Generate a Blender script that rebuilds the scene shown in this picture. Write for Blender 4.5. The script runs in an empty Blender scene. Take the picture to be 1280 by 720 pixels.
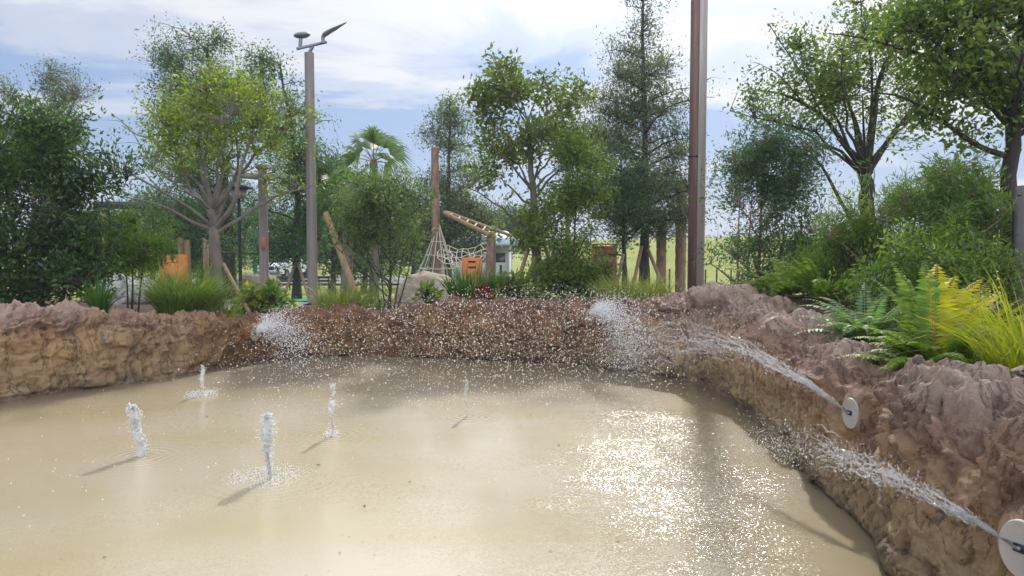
import bpy, bmesh, math, random
import numpy as np
from mathutils import Vector, Matrix

random.seed(11)
rng = np.random.default_rng(11)
R = math.radians
scene = bpy.context.scene
COL = scene.collection

# ------------------------------------------------------------------ camera
EYE = 1.6
FPX = 1000.0
PITCH = math.atan(58 / 1000.0)
cam_d = bpy.data.cameras.new("camera")
cam = bpy.data.objects.new("camera", cam_d)
COL.objects.link(cam)
cam.location = (0, 0, EYE)
cam.rotation_euler = (math.pi / 2 - PITCH, 0, 0)
cam_d.sensor_width = 36
cam_d.lens = 36 * FPX / 1280
cam_d.clip_start = 0.05
cam_d.clip_end = 3000
scene.camera = cam
CP, SP = math.cos(PITCH), math.sin(PITCH)


def at(px, py, d):
    """the world point seen at (px, py) of the 1280x720 photo at distance d ahead"""
    a, b = (px - 640) / FPX, (360 - py) / FPX
    v = np.array([a, CP + b * SP, -SP + b * CP])
    v = v * (d / v[1])
    return v + np.array([0, 0, EYE])


def floor_at(px, py, z=0.0):
    a, b = (px - 640) / FPX, (360 - py) / FPX
    v = np.array([a, CP + b * SP, -SP + b * CP])
    return np.array([0, 0, EYE]) + v * ((z - EYE) / v[2])


# ------------------------------------------------------------------ noise
def _h(i, j, k):
    h = i * np.uint32(374761393) + j * np.uint32(668265263) + k * np.uint32(1274126177)
    h = (h ^ (h >> np.uint32(13))) * np.uint32(1274126177)
    h = (h ^ (h >> np.uint32(15))) * np.uint32(2246822519)
    return (h ^ (h >> np.uint32(16))).astype(np.float64) / 4294967295.0


def vnoise(P):
    P = np.asarray(P, float) + 517.3
    I = np.floor(P).astype(np.int64)
    F = P - I
    F = F * F * F * (F * (F * 6 - 15) + 10)
    I = I.astype(np.uint32)
    o = np.uint32(1)
    x, y, z = I[:, 0], I[:, 1], I[:, 2]
    fx, fy, fz = F[:, 0], F[:, 1], F[:, 2]
    def L(a, b, t): return a + (b - a) * t
    a = L(L(_h(x, y, z), _h(x + o, y, z), fx), L(_h(x, y + o, z), _h(x + o, y + o, z), fx), fy)
    b = L(L(_h(x, y, z + o), _h(x + o, y, z + o), fx), L(_h(x, y + o, z + o), _h(x + o, y + o, z + o), fx), fy)
    return L(a, b, fz) * 2 - 1


_RM = np.array([[0.8, 0.52, -0.3], [-0.6, 0.68, -0.42], [-0.01, 0.52, 0.85]])


def fbm(P, oct=4, gain=0.5, ridged=False):
    P = np.asarray(P, float)
    s, a, t = 0, 1.0, 0.0
    for _ in range(oct):
        n = vnoise(P)
        if ridged:
            n = 1 - 2 * np.abs(n)
        s = s + a * n
        t += a
        a *= gain
        P = (P @ _RM.T) * 2.03 + 3.7
    return s / t


# ------------------------------------------------------------------ mesh helpers
ORG = {}


def tag(o, label=None, cat=None, group=None, kind=None):
    if label: o["label"] = label
    if cat: o["category"] = cat
    if group: o["group"] = group
    if kind: o["kind"] = kind
    return o


def empty(name, loc, label, cat, group=None):
    o = bpy.data.objects.new(name, None)
    COL.objects.link(o)
    o.empty_display_size = 0.1
    o.location = loc
    ORG[o.name] = np.array(loc, float)
    return tag(o, label, cat, group)


def mk(name, chunks, mat, parent=None, smooth=False, org=None):
    """link the chunks [(verts, faces)] as ONE mesh object; world coordinates in"""
    if isinstance(chunks, tuple):
        chunks = [chunks]
    base = ORG[parent.name] if parent is not None else np.array(org if org is not None else (0, 0, 0), float)
    Vs, loops, tot, off, mi = [], [], [], 0, []
    for c in chunks:
        V, F = np.asarray(c[0], float).reshape(-1, 3), np.asarray(c[1], np.int64)
        m = c[2] if len(c) > 2 else 0
        if len(F) == 0:
            continue
        Vs.append(V)
        loops.append((F + off).ravel())
        tot.append(np.full(len(F), F.shape[1]))
        mi.append(np.full(len(F), m))
        off += len(V)
    V = np.concatenate(Vs) - base
    lo, tt, mi = np.concatenate(loops), np.concatenate(tot), np.concatenate(mi)
    me = bpy.data.meshes.new(name)
    me.vertices.add(len(V)); me.vertices.foreach_set("co", V.ravel())
    me.loops.add(len(lo)); me.loops.foreach_set("vertex_index", lo)
    me.polygons.add(len(tt))
    me.polygons.foreach_set("loop_start", np.concatenate([[0], np.cumsum(tt)[:-1]]))
    me.polygons.foreach_set("loop_total", tt)
    for m in (mat if isinstance(mat, (list, tuple)) else [mat]):
        me.materials.append(m)
    me.polygons.foreach_set("material_index", mi)
    if smooth:
        me.polygons.foreach_set("use_smooth", np.ones(len(tt), bool))
    me.update(calc_edges=True)
    me.validate()
    o = bpy.data.objects.new(name, me)
    COL.objects.link(o)
    if parent is not None:
        o.parent = parent
        ORG[o.name] = base
    else:
        o.location = base
        ORG[o.name] = base
    return o


def box(c, s, rz=0.0, rot=None):
    c, s = np.array(c, float), np.array(s, float) / 2
    V = np.array([[x, y, z] for x in (-1, 1) for y in (-1, 1) for z in (-1, 1)]) * s
    if rot is not None:
        V = V @ np.array(rot).T
    elif rz:
        ca, sa = math.cos(rz), math.sin(rz)
        V = V @ np.array([[ca, -sa, 0], [sa, ca, 0], [0, 0, 1]]).T
    F = np.array([[0, 1, 3, 2], [4, 6, 7, 5], [0, 4, 5, 1], [2, 3, 7, 6], [0, 2, 6, 4], [1, 5, 7, 3]])
    return V + c, F


def bevbox(c, s, bev=0.01, rz=0.0, seg=2):
    bm = bmesh.new()
    bmesh.ops.create_cube(bm, size=1)
    for v in bm.verts:
        v.co = Vector((v.co.x * s[0], v.co.y * s[1], v.co.z * s[2]))
    bmesh.ops.bevel(bm, geom=bm.edges[:], offset=bev, segments=seg, affect='EDGES')
    bmesh.ops.triangulate(bm, faces=bm.faces[:])
    bm.verts.index_update()
    ca, sa = math.cos(rz), math.sin(rz)
    V = np.array([v.co[:] for v in bm.verts]) @ np.array([[ca, -sa, 0], [sa, ca, 0], [0, 0, 1]]).T + np.array(c, float)
    F = np.array([[v.index for v in f.verts] for f in bm.faces])
    bm.free()
    return V, F


def tube(pts, rad, sides=6, cap=True):
    P = np.asarray(pts, float)
    n = len(P)
    rad = np.broadcast_to(np.asarray(rad, float), (n,))
    T = np.gradient(P, axis=0)
    T /= np.linalg.norm(T, axis=1, keepdims=True) + 1e-12
    u = np.cross(T[0], [0.3, 0.2, 1.0] if abs(T[0][2]) < 0.9 else [1.0, 0.1, 0])
    u /= np.linalg.norm(u)
    U = []
    for t in T:
        u = u - t * np.dot(u, t)
        u /= np.linalg.norm(u) + 1e-12
        U.append(u)
    U = np.array(U)
    W = np.cross(T, U)
    a = np.linspace(0, 2 * math.pi, sides, endpoint=False)
    V = P[:, None] + rad[:, None, None] * (U[:, None] * np.cos(a)[None, :, None] + W[:, None] * np.sin(a)[None, :, None])
    V = V.reshape(-1, 3)
    i = np.arange(n - 1)[:, None] * sides
    j = np.arange(sides)[None]
    k = (j + 1) % sides
    F = np.stack([i + j, i + k, i + k + sides, i + j + sides], -1).reshape(-1, 4)
    if cap and sides > 2:
        V = np.vstack([V, P[0], P[-1]])
        a0, a1 = n * sides, n * sides + 1
        b = (n - 1) * sides
        q = np.array([[k2, j2, a0, a0] for j2, k2 in zip(range(sides), list(range(1, sides)) + [0])])
        r = np.array([[b + j2, b + k2, a1, a1] for j2, k2 in zip(range(sides), list(range(1, sides)) + [0])])
        return [(V, F), (V, q[:, :3]), (V, r[:, :3])] if False else _capped(V, F, q[:, :3], r[:, :3])
    return [(V, F)]


def _capped(V, F, q, r):
    # caps as separate chunks with their own ring copies
    iq = np.unique(q); ir = np.unique(r)
    mq = {int(x): n for n, x in enumerate(iq)}; mr = {int(x): n for n, x in enumerate(ir)}
    return [(V[:-2], F), (V[iq], np.array([[mq[int(x)] for x in f] for f in q])), (V[ir], np.array([[mr[int(x)] for x in f] for f in r]))]


def bez(a, c, b, n):
    t = np.linspace(0, 1, n)[:, None]
    return (1 - t) ** 2 * a + 2 * t * (1 - t) * c + t * t * b


def resample(pts, n):
    P = np.asarray(pts, float)
    # Catmull-Rom through the points
    Q = np.vstack([2 * P[0] - P[1], P, 2 * P[-1] - P[-2]])
    out = []
    m = len(P) - 1
    for s in np.linspace(0, m, n):
        i = min(int(s), m - 1); t = s - i
        p0, p1, p2, p3 = Q[i], Q[i + 1], Q[i + 2], Q[i + 3]
        out.append(0.5 * (2 * p1 + (p2 - p0) * t + (2 * p0 - 5 * p1 + 4 * p2 - p3) * t * t + (3 * p1 - p0 - 3 * p2 + p3) * t ** 3))
    return np.array(out)


def unit(v):
    return v / (np.linalg.norm(v, axis=-1, keepdims=True) + 1e-12)


_bm = bmesh.new(); bmesh.ops.create_icosphere(_bm, subdivisions=1, radius=1)
ICO1 = (np.array([v.co[:] for v in _bm.verts]), np.array([[v.index for v in f.verts] for f in _bm.faces])); _bm.free()
_bm = bmesh.new(); bmesh.ops.create_icosphere(_bm, subdivisions=2, radius=1)
ICO2 = (np.array([v.co[:] for v in _bm.verts]), np.array([[v.index for v in f.verts] for f in _bm.faces])); _bm.free()


def spheres(C, r, ico=ICO1, stretch=None):
    C = np.asarray(C, float); n = len(C)
    r = np.broadcast_to(np.asarray(r, float), (n,))
    v, f = ico
    S = r[:, None, None] * v[None]
    if stretch is not None:      # (n,3) motion axis with length factor: elongated drops
        ax = unit(stretch); k = np.linalg.norm(stretch, axis=1)
        S = S + ax[:, None] * ((S @ ax[:, :, None])) * (k - 1)[:, None, None]
    V = (C[:, None] + S).reshape(-1, 3)
    F = (f[None] + (np.arange(n) * len(v))[:, None, None]).reshape(-1, 3)
    return V, F


def leaves(P, A, L, W, fold=0.15, N=None):
    """kite-shaped leaves: base P, axis A, length L, width W"""
    n = len(P)
    A = unit(A)
    if N is None:
        N = rng.normal(size=(n, 3)) + np.array([0, 0, 0.5])
    B = unit(np.cross(A, N)); N = np.cross(B, A)
    L = np.broadcast_to(L, (n,))[:, None]; W = np.broadcast_to(W, (n,))[:, None]
    m = P + A * L * 0.42 + N * W * fold
    V = np.stack([P, m + B * W / 2, P + A * L - N * L * 0.08, m - B * W / 2], 1).reshape(-1, 3)
    F = np.arange(4 * n).reshape(n, 4)
    return V, F


# ------------------------------------------------------------------ materials
def nt(name):
    m = bpy.data.materials.new(name)
    m.use_nodes = True
    n = m.node_tree
    for x in list(n.nodes): n.nodes.remove(x)
    out = n.nodes.new("ShaderNodeOutputMaterial")
    return m, n, out


def N(n, t, **kw):
    x = n.nodes.new("ShaderNode" + t)
    for k, v in kw.items():
        if k.startswith("i_"):
            x.inputs[k[2:].replace("_", " ")].default_value = v
        else:
            setattr(x, k, v)
    return x


def ramp(n, stops, fac=None, interp='LINEAR'):
    r = n.nodes.new("ShaderNodeValToRGB")
    r.color_ramp.interpolation = interp
    e = r.color_ramp.elements
    while len(e) < len(stops): e.new(0.5)
    for x, (p, c) in zip(e, stops):
        x.position = p
        x.color = tuple(c) + (1,) if len(c) == 3 else c
    if fac is not None: n.links.new(fac, r.inputs[0])
    return r


def g(v): return (v, v, v)


def mixc(n, a, b, fac, blend='MIX'):
    m = n.nodes.new("ShaderNodeMix"); m.data_type = 'RGBA'; m.blend_type = blend
    for s, v in ((0, fac), (6, a), (7, b)):
        if hasattr(v, 'is_linked'): n.links.new(v, m.inputs[s])
        elif s == 0: m.inputs[0].default_value = v
        else: m.inputs[s].default_value = tuple(v) + (1,)
    return m.outputs[2]


def math_(n, op, a, b=None, clamp=False):
    m = n.nodes.new("ShaderNodeMath"); m.operation = op; m.use_clamp = clamp
    for s, v in ((0, a), (1, b)):
        if v is None: continue
        if hasattr(v, 'is_linked'): n.links.new(v, m.inputs[s])
        else: m.inputs[s].default_value = v
    return m.outputs[0]


def noise(n, vec, scale, detail=4, rough=0.55, dist=0.0, out=0):
    x = n.nodes.new("ShaderNodeTexNoise")
    x.inputs["Scale"].default_value = scale
    x.inputs["Detail"].default_value = detail
    x.inputs["Roughness"].default_value = rough
    x.inputs["Distortion"].default_value = dist
    if vec is not None: n.links.new(vec, x.inputs["Vector"])
    return x.outputs[out]


def pos(n, scale=(1, 1, 1)):
    gm = n.nodes.new("ShaderNodeNewGeometry")
    mp = n.nodes.new("ShaderNodeMapping")
    mp.inputs["Scale"].default_value = scale
    n.links.new(gm.outputs["Position"], mp.inputs["Vector"])
    return mp.outputs[0]


def leafmat(name, cols, trans=0.45, tcol=None, rough=0.45, spec=0.35):
    m, n, out = nt(name)
    gm = N(n, "NewGeometry")
    k = len(cols)
    r = ramp(n, [(i / max(k - 1, 1), c) for i, c in enumerate(cols)], gm.outputs["Random Per Island"])
    big = noise(n, pos(n), 2.3, 3)
    col = mixc(n, r.outputs[0], [min(1, c * 1.35) for c in cols[-1]], math_(n, 'MULTIPLY', ramp(n, [(0.45, g(0)), (0.7, g(1))], big).outputs[0], 0.35))
    p = N(n, "BsdfPrincipled")
    n.links.new(col, p.inputs["Base Color"])
    p.inputs["Roughness"].default_value = rough
    p.inputs["Specular IOR Level"].default_value = spec
    t = N(n, "BsdfTranslucent")
    tc = tcol or (1.5, 1.5, 0.7)
    mc = mixc(n, col, tc, 1.0, 'MULTIPLY')
    n.links.new(mc, t.inputs["Color"])
    mx = N(n, "MixShader"); mx.inputs[0].default_value = trans
    n.links.new(p.outputs[0], mx.inputs[1]); n.links.new(t.outputs[0], mx.inputs[2])
    n.links.new(mx.outputs[0], out.inputs[0])
    return m


def plainmat(name, col, rough=0.6, metal=0.0, var=0.2, scale=8.0, stretch=(1, 1, 1), bump=0.0, spec=0.4, col2=None):
    m, n, out = nt(name)
    p = N(n, "BsdfPrincipled")
    v = pos(n, stretch)
    f = noise(n, v, scale, 5, 0.6)
    c2 = col2 or [c * (1 - var) for c in col]
    c = mixc(n, c2, [min(1, x * (1 + var * 0.5)) for x in col], ramp(n, [(0.3, g(0)), (0.7, g(1))], f).outputs[0])
    n.links.new(c, p.inputs["Base Color"])
    p.inputs["Roughness"].default_value = rough
    p.inputs["Metallic"].default_value = metal
    p.inputs["Specular IOR Level"].default_value = spec
    if bump:
        b = N(n, "Bump"); b.inputs["Strength"].default_value = bump; b.inputs["Distance"].default_value = 0.02
        n.links.new(noise(n, v, scale * 2.5, 5, 0.65), b.inputs["Height"])
        n.links.new(b.outputs[0], p.inputs["Normal"])
    n.links.new(p.outputs[0], out.inputs[0])
    return m


BARK_GREY = plainmat("bark grey", (0.17, 0.145, 0.12), 0.9, var=0.45, scale=10, stretch=(1, 1, 0.25), bump=0.8)
BARK_DARK = plainmat("bark dark", (0.055, 0.047, 0.042), 0.9, var=0.45, scale=10, stretch=(1, 1, 0.25), bump=0.8)
BARK_BROWN = plainmat("bark brown", (0.27, 0.18, 0.135), 0.9, var=0.5, scale=14, stretch=(1, 1, 0.35), bump=0.9)
BARK_PALE = plainmat("bark pale", (0.19, 0.165, 0.145), 0.85, var=0.4, scale=9, stretch=(1, 1, 0.3), bump=0.6)
WOOD_GREY = plainmat("weathered grey wood", (0.27, 0.235, 0.225), 0.8, var=0.35, scale=16, stretch=(1, 1, 0.05), bump=0.4)
WOOD_RED = plainmat("red brown timber", (0.30, 0.19, 0.165), 0.75, var=0.45, scale=14, stretch=(1, 1, 0.06), bump=0.4)
WOOD_TAN = plainmat("tan timber", (0.29, 0.195, 0.115), 0.8, var=0.3, scale=14, stretch=(1, 1, 0.1), bump=0.3)
WOOD_STAKE = plainmat("stake wood", (0.26, 0.18, 0.11), 0.85, var=0.35, scale=14, stretch=(1, 1, 0.1), bump=0.3)
WOOD_BOARD = plainmat("board wood", (0.25, 0.085, 0.055), 0.75, var=0.3, scale=12, stretch=(0.15, 0.15, 1), bump=0.3)
ORANGE = plainmat("orange panel", (0.55, 0.19, 0.05), 0.5, var=0.2, scale=3)
REDSIGN = plainmat("red sign", (0.50, 0.15, 0.10), 0.5, var=0.1, scale=5)
METAL = plainmat("lamp metal", (0.20, 0.23, 0.27), 0.35, metal=0.4, var=0.1, scale=5)
GREYPOST = plainmat("grey concrete", (0.13, 0.12, 0.125), 0.7, var=0.15, scale=5, bump=0.1)
ROPE = plainmat("rope", (0.55, 0.52, 0.45), 0.8, var=0.15, scale=30)
DARK = plainmat("dark metal", (0.02, 0.022, 0.022), 0.5, var=0.2, scale=5)
SLOT = plainmat("dark slot", (0.012, 0.012, 0.013), 0.6, var=0.1, scale=5)
PLATE = plainmat("cream plate", (0.36, 0.325, 0.29), 0.5, var=0.15, scale=9, bump=0.05)
PLATE_T = plainmat("tan plate", (0.30, 0.22, 0.165), 0.6, var=0.2, scale=9, bump=0.1)
WHITEPAINT = plainmat("white paint", (0.75, 0.76, 0.78), 0.35, var=0.05, scale=3)
PALEWALL = plainmat("pale wall", (0.36, 0.37, 0.38), 0.7, var=0.12, scale=2)
ROOFBLUE = plainmat("blue grey roof", (0.30, 0.38, 0.46), 0.5, var=0.1, scale=2, stretch=(4, 1, 1))
DARKROOF = plainmat("dark roof", (0.035, 0.04, 0.045), 0.6, var=0.2, scale=3)
GLASSDARK = plainmat("dark window", (0.02, 0.025, 0.03), 0.1, var=0.1, scale=2, spec=0.6)
RUBBER = plainmat("rubber", (0.02, 0.02, 0.02), 0.85, var=0.1, scale=9)
GREENPAINT = plainmat("green paint", (0.02, 0.16, 0.07), 0.5, var=0.1, scale=4)
BOULDER = plainmat("pale boulder", (0.36, 0.31, 0.25), 0.9, var=0.3, scale=4, bump=0.8)
BOULDER_W = plainmat("white boulder", (0.50, 0.50, 0.49), 0.9, var=0.35, scale=5, bump=0.8)
BOULDER_O = plainmat("olive boulder", (0.30, 0.27, 0.19), 0.9, var=0.35, scale=6, bump=0.8)
SANDM = plainmat("sand mound", (0.40, 0.33, 0.26), 0.95, var=0.3, scale=7, bump=0.9)

L_DARK = leafmat("leaf dark green", [(0.02, 0.05, 0.018), (0.042, 0.1, 0.03), (0.09, 0.17, 0.05)], 0.45)
L_DEEP = leafmat("leaf deep blue green", [(0.03, 0.075, 0.042), (0.065, 0.14, 0.075), (0.12, 0.21, 0.10)], 0.5)
L_BRIGHT = leafmat("leaf bright green", [(0.0473, 0.1148, 0.0162), (0.1013, 0.2025, 0.0270), (0.1755, 0.2835, 0.0405)], 0.5)
L_YELLOW = leafmat("leaf yellow green", [(0.065, 0.12, 0.02), (0.15, 0.235, 0.035), (0.28, 0.345, 0.05)], 0.6)
L_OLIVE = leafmat("leaf olive", [(0.05, 0.09, 0.025), (0.11, 0.17, 0.045), (0.2, 0.26, 0.075)], 0.55)
L_GREY = leafmat("leaf grey green", [(0.06, 0.09, 0.065), (0.11, 0.155, 0.105), (0.17, 0.215, 0.14)], 0.5)
L_MIX = leafmat("leaf mixed green", [(0.045, 0.095, 0.022), (0.105, 0.185, 0.04), (0.19, 0.27, 0.06)], 0.52)
L_FEATHER = leafmat("leaf feathery", [(0.06, 0.13, 0.035), (0.12, 0.22, 0.055), (0.2, 0.31, 0.09)], 0.52)
L_FEATHER2 = leafmat("leaf soft grey green", [(0.055, 0.105, 0.038), (0.115, 0.19, 0.07), (0.2, 0.28, 0.115)], 0.52)
L_LIGHT = leafmat("leaf light green", [(0.07, 0.14, 0.03), (0.14, 0.24, 0.045), (0.24, 0.34, 0.07)], 0.55)
L_PALM = leafmat("palm leaf", [(0.0450, 0.1050, 0.0450), (0.0900, 0.1650, 0.0675), (0.1500, 0.2250, 0.0900)], 0.4, spec=0.5)
L_FERN = leafmat("fern green", [(0.0720, 0.1800, 0.0240), (0.1440, 0.2640, 0.0300), (0.2640, 0.3720, 0.0420)], 0.52)
L_FERNL = leafmat("fern lime", [(0.16, 0.24, 0.02), (0.28, 0.33, 0.025), (0.40, 0.36, 0.03)], 0.55)
L_FERNB = leafmat("fern pale", [(0.0720, 0.1560, 0.0600), (0.1200, 0.2280, 0.0960), (0.1800, 0.3000, 0.1320)], 0.5)
L_FERNY = leafmat("fern yellow", [(0.34, 0.42, 0.015), (0.55, 0.55, 0.015), (0.62, 0.48, 0.015)], 0.55, tcol=(1.3, 1.2, 0.6))
L_GRASSY = leafmat("grass yellow green", [(0.1300, 0.2000, 0.0150), (0.2200, 0.2700, 0.0200), (0.3200, 0.3300, 0.0400)], 0.5)
L_GRASS = leafmat("grass green", [(0.0450, 0.1125, 0.0225), (0.1050, 0.1950, 0.0375), (0.2400, 0.3150, 0.0750)], 0.45, spec=0.5)
L_GRASSP = leafmat("grass pale", [(0.1000, 0.1500, 0.0300), (0.1700, 0.2200, 0.0450), (0.2700, 0.3000, 0.0900)], 0.5)
L_SPIKY = leafmat("grass dark spiky", [(0.0320, 0.0960, 0.0192), (0.0640, 0.1600, 0.0320), (0.1200, 0.2400, 0.0480)], 0.4, spec=0.5)
L_RED = leafmat("leaf red", [(0.1200, 0.0120, 0.0200), (0.2200, 0.0200, 0.0350), (0.1000, 0.0500, 0.0200)], 0.4)
L_DEBRIS = leafmat("fallen leaf", [(0.1000, 0.0500, 0.0200), (0.1700, 0.0800, 0.0300), (0.0600, 0.0350, 0.0200)], 0.2)


def water_mat(name, foam, tint=(0.95, 0.97, 1.0)):
    """clear water with white air-filled foam in it"""
    m, n, out = nt(name)
    gl = N(n, "BsdfGlass"); gl.inputs["IOR"].default_value = 1.33; gl.inputs["Roughness"].default_value = 0.02
    gl.inputs["Color"].default_value = (1, 1, 1, 1)
    tr = N(n, "BsdfTranslucent"); tr.inputs["Color"].default_value = tuple(tint) + (1,)
    df = N(n, "BsdfPrincipled"); df.inputs["Base Color"].default_value = (0.85, 0.87, 0.9, 1); df.inputs["Roughness"].default_value = 0.15
    fo = N(n, "MixShader"); fo.inputs[0].default_value = 0.3
    n.links.new(tr.outputs[0], fo.inputs[1]); n.links.new(df.outputs[0], fo.inputs[2])
    mx = N(n, "MixShader"); mx.inputs[0].default_value = foam
    n.links.new(gl.outputs[0], mx.inputs[1]); n.links.new(fo.outputs[0], mx.inputs[2])
    n.links.new(mx.outputs[0], out.inputs[0])
    return m


W_JET = water_mat("jet water", 0.5)
W_STREAM = water_mat("stream water", 0.2)
W_DROP = water_mat("drop water", 0.6, (1.0, 0.93, 0.8))
W_MIST = water_mat("spray water", 0.8)

# ------------------------------------------------------------------ the pool outline
# inner foot of the rock wall, its height and the width of its top
RAW = [((-7.6, 3.2), 0.95, 0.7), ((-6.7, 5.6), 0.95, 0.6)]
for px, py, h, w in [(0, 505, 0.90, 0.5), (100, 488, 0.86, 0.45), (200, 475, 0.76, 0.4), (300, 456, 0.62, 0.35), (370, 447, 0.60, 0.35),
                     (430, 445, 0.60, 0.35), (500, 446, 0.68, 0.4), (560, 448, 0.76, 0.4), (640, 452, 0.80, 0.4), (720, 457, 0.82, 0.4),
                     (800, 466, 0.90, 0.45), (850, 475, 1.02, 0.5), (890, 489, 1.02, 0.55), (925, 510, 0.92, 0.6), (955, 535, 0.84, 0.45),
                     (990, 575, 0.80, 0.25), (1030, 615, 0.80, 0.18), (1070, 652, 0.82, 0.18), (1098, 685, 0.88, 0.3), (1112, 720, 0.90, 0.38)]:
    p = floor_at(px, py)
    RAW.append(((p[0], p[1]), h, w))
RAW += [((1.80, 3.0), 0.9, 0.42), ((1.86, 2.2), 0.88, 0.5), ((1.98, 1.2), 0.85, 0.6), ((2.2, -0.6), 0.85, 0.6)]
WP = resample([[a[0][0], a[0][1], a[1], a[2]] for a in RAW], 600)
seg = np.linalg.norm(np.diff(WP[:, :2], axis=0), axis=1)
ARC = np.concatenate([[0], np.cumsum(seg)])
PT, PH, PW = WP[:, :2], WP[:, 2], WP[:, 3]
POLY = np.vstack([PT, [[2.2, -6], [-7.6, -6]]])


def inside_pool(X):
    c = np.zeros(len(X), bool)
    j = len(POLY) - 1
    for i in range(len(POLY)):
        a, b = POLY[i], POLY[j]
        with np.errstate(divide='ignore', invalid='ignore'):
            cond = ((a[1] > X[:, 1]) != (b[1] > X[:, 1])) & (X[:, 0] < (b[0] - a[0]) * (X[:, 1] - a[1]) / (b[1] - a[1]) + a[0])
        c ^= cond
        j = i
    return c


def sstep(a, b, x):
    t = np.clip((x - a) / (b - a), 0, 1)
    return t * t * (3 - 2 * t)


def terrain(X):
    """ground height, X (n,2)"""
    X = np.asarray(X, float).reshape(-1, 2)
    n = len(X)
    dist = np.empty(n); near = np.empty(n, int)
    S = np.arange(0, len(PT), 3)
    for i in range(0, n, 20000):
        D = np.linalg.norm(X[i:i + 20000, None] - PT[None, S], axis=2)
        k = D.argmin(1)
        near[i:i + 20000] = S[k]; dist[i:i + 20000] = D[np.arange(len(k)), k]
    ins = inside_pool(X)
    h, w = PH[near], PW[near]
    x, y = X[:, 0], X[:, 1]
    far = 0.62 - 0.055 * np.clip(y - 11, 0, 32) - 0.0 * x
    far = np.where(x > 6, far + 0.0, far)
    hill = 2.75 * sstep(46, 66, y) * sstep(0.5, 9, x - 0.02 * (y - 60)) + 0.9 * sstep(9, 40, x) * sstep(30, 60, y)
    far = far + hill
    bed = h - 0.06
    k = sstep(0.8, 7.0, dist)
    z = bed * (1 - k) + far * k
    P3 = np.column_stack([x, y, np.zeros(n)])
    z = z + 0.05 * fbm(P3 * 0.8, 3) * sstep(0.3, 2, dist)
    z = z * sstep(0.22, 0.5, dist) + (-0.5) * (1 - sstep(0.22, 0.5, dist))
    z = np.where(ins, -0.5, z)
    back = (y < -1.5) & ~ins
    return np.where(back & (np.abs(x) > 2.5), np.minimum(z, 0.6), z)


def gz(x, y):
    return float(terrain([[x, y]])[0])


# ------------------------------------------------------------------ ground
def geo(a, b, n, p=2.2):
    t = np.linspace(-1, 1, n)
    return np.sign(t) * np.abs(t) ** p


gx = np.concatenate([-np.geomspace(11, 420, 40)[::-1], np.linspace(-10.8, 10.8, 200), np.geomspace(11, 420, 40)])
gy = np.concatenate([-np.geomspace(7, 420, 25)[::-1], np.linspace(-6.8, 20, 230), np.linspace(20.3, 80, 120), np.geomspace(82, 420, 30)])
GX, GY = np.meshgrid(gx, gy, indexing='ij')
XY = np.column_stack([GX.ravel(), GY.ravel()])
GZ = terrain(XY)
ni, nj = len(gx), len(gy)
ii, jj = np.meshgrid(np.arange(ni - 1), np.arange(nj - 1), indexing='ij')
q = (ii * nj + jj).ravel()
GF = np.column_stack([q, q + nj, q + nj + 1, q + 1])

m, n, out = nt("ground")
p = N(n, "BsdfPrincipled"); p.inputs["Roughness"].default_value = 0.95; p.inputs["Specular IOR Level"].default_value = 0.1
v = pos(n)
sep = N(n, "SeparateXYZ"); n.links.new(v, sep.inputs[0])
mulch = mixc(n, (0.06, 0.045, 0.035), (0.17, 0.125, 0.09), ramp(n, [(0.35, g(0)), (0.65, g(1))], noise(n, v, 14, 6, 0.7)).outputs[0])
lawn = mixc(n, (0.19, 0.24, 0.06), (0.34, 0.34, 0.11), ramp(n, [(0.3, g(0)), (0.72, g(1))], noise(n, v, 0.35, 8, 0.75)).outputs[0])
fy = math_(n, 'ADD', sep.outputs[1], math_(n, 'MULTIPLY', noise(n, v, 0.5, 3), 6.0))
fac = ramp(n, [(0.0, g(0)), (1.0, g(1))], math_(n, 'MULTIPLY', math_(n, 'SUBTRACT', fy, 20.0), 0.14, True)).outputs[0]
path = mixc(n, (0.30, 0.26, 0.21), (0.40, 0.36, 0.30), noise(n, v, 9, 5, 0.6))
col = mixc(n, mulch, lawn, fac)
n.links.new(col, p.inputs["Base Color"])
b = N(n, "Bump"); b.inputs["Strength"].default_value = 0.8; b.inputs["Distance"].default_value = 0.05
n.links.new(noise(n, v, 11, 6, 0.7), b.inputs["Height"]); n.links.new(b.outputs[0], p.inputs["Normal"])
n.links.new(p.outputs[0], out.inputs[0])
GROUND = m
tag(mk("ground", (np.column_stack([XY, GZ]), GF), GROUND, smooth=True), kind="structure")

# ------------------------------------------------------------------ wet pool floor
m, n, out = nt("wet pool floor")
p = N(n, "BsdfPrincipled")
v = pos(n)
vs = pos(n, (0.55, 1.0, 1))
f1 = noise(n, vs, 0.55, 5, 0.55, 0.6)
f2 = noise(n, v, 1.7, 6, 0.6, 0.8)
c = mixc(n, (0.355, 0.295, 0.172), (0.385, 0.33, 0.24), ramp(n, [(0.40, g(0)), (0.58, g(1))], f1).outputs[0])
c = mixc(n, c, (0.37, 0.285, 0.14), math_(n, 'MULTIPLY', ramp(n, [(0.56, g(0)), (0.72, g(1))], f2).outputs[0], 0.5))
fine = noise(n, v, 9, 8, 0.7)
c = mixc(n, c, (0.30, 0.26, 0.17), math_(n, 'MULTIPLY', ramp(n, [(0.5, g(0)), (0.75, g(1))], fine).outputs[0], 0.16))
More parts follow.
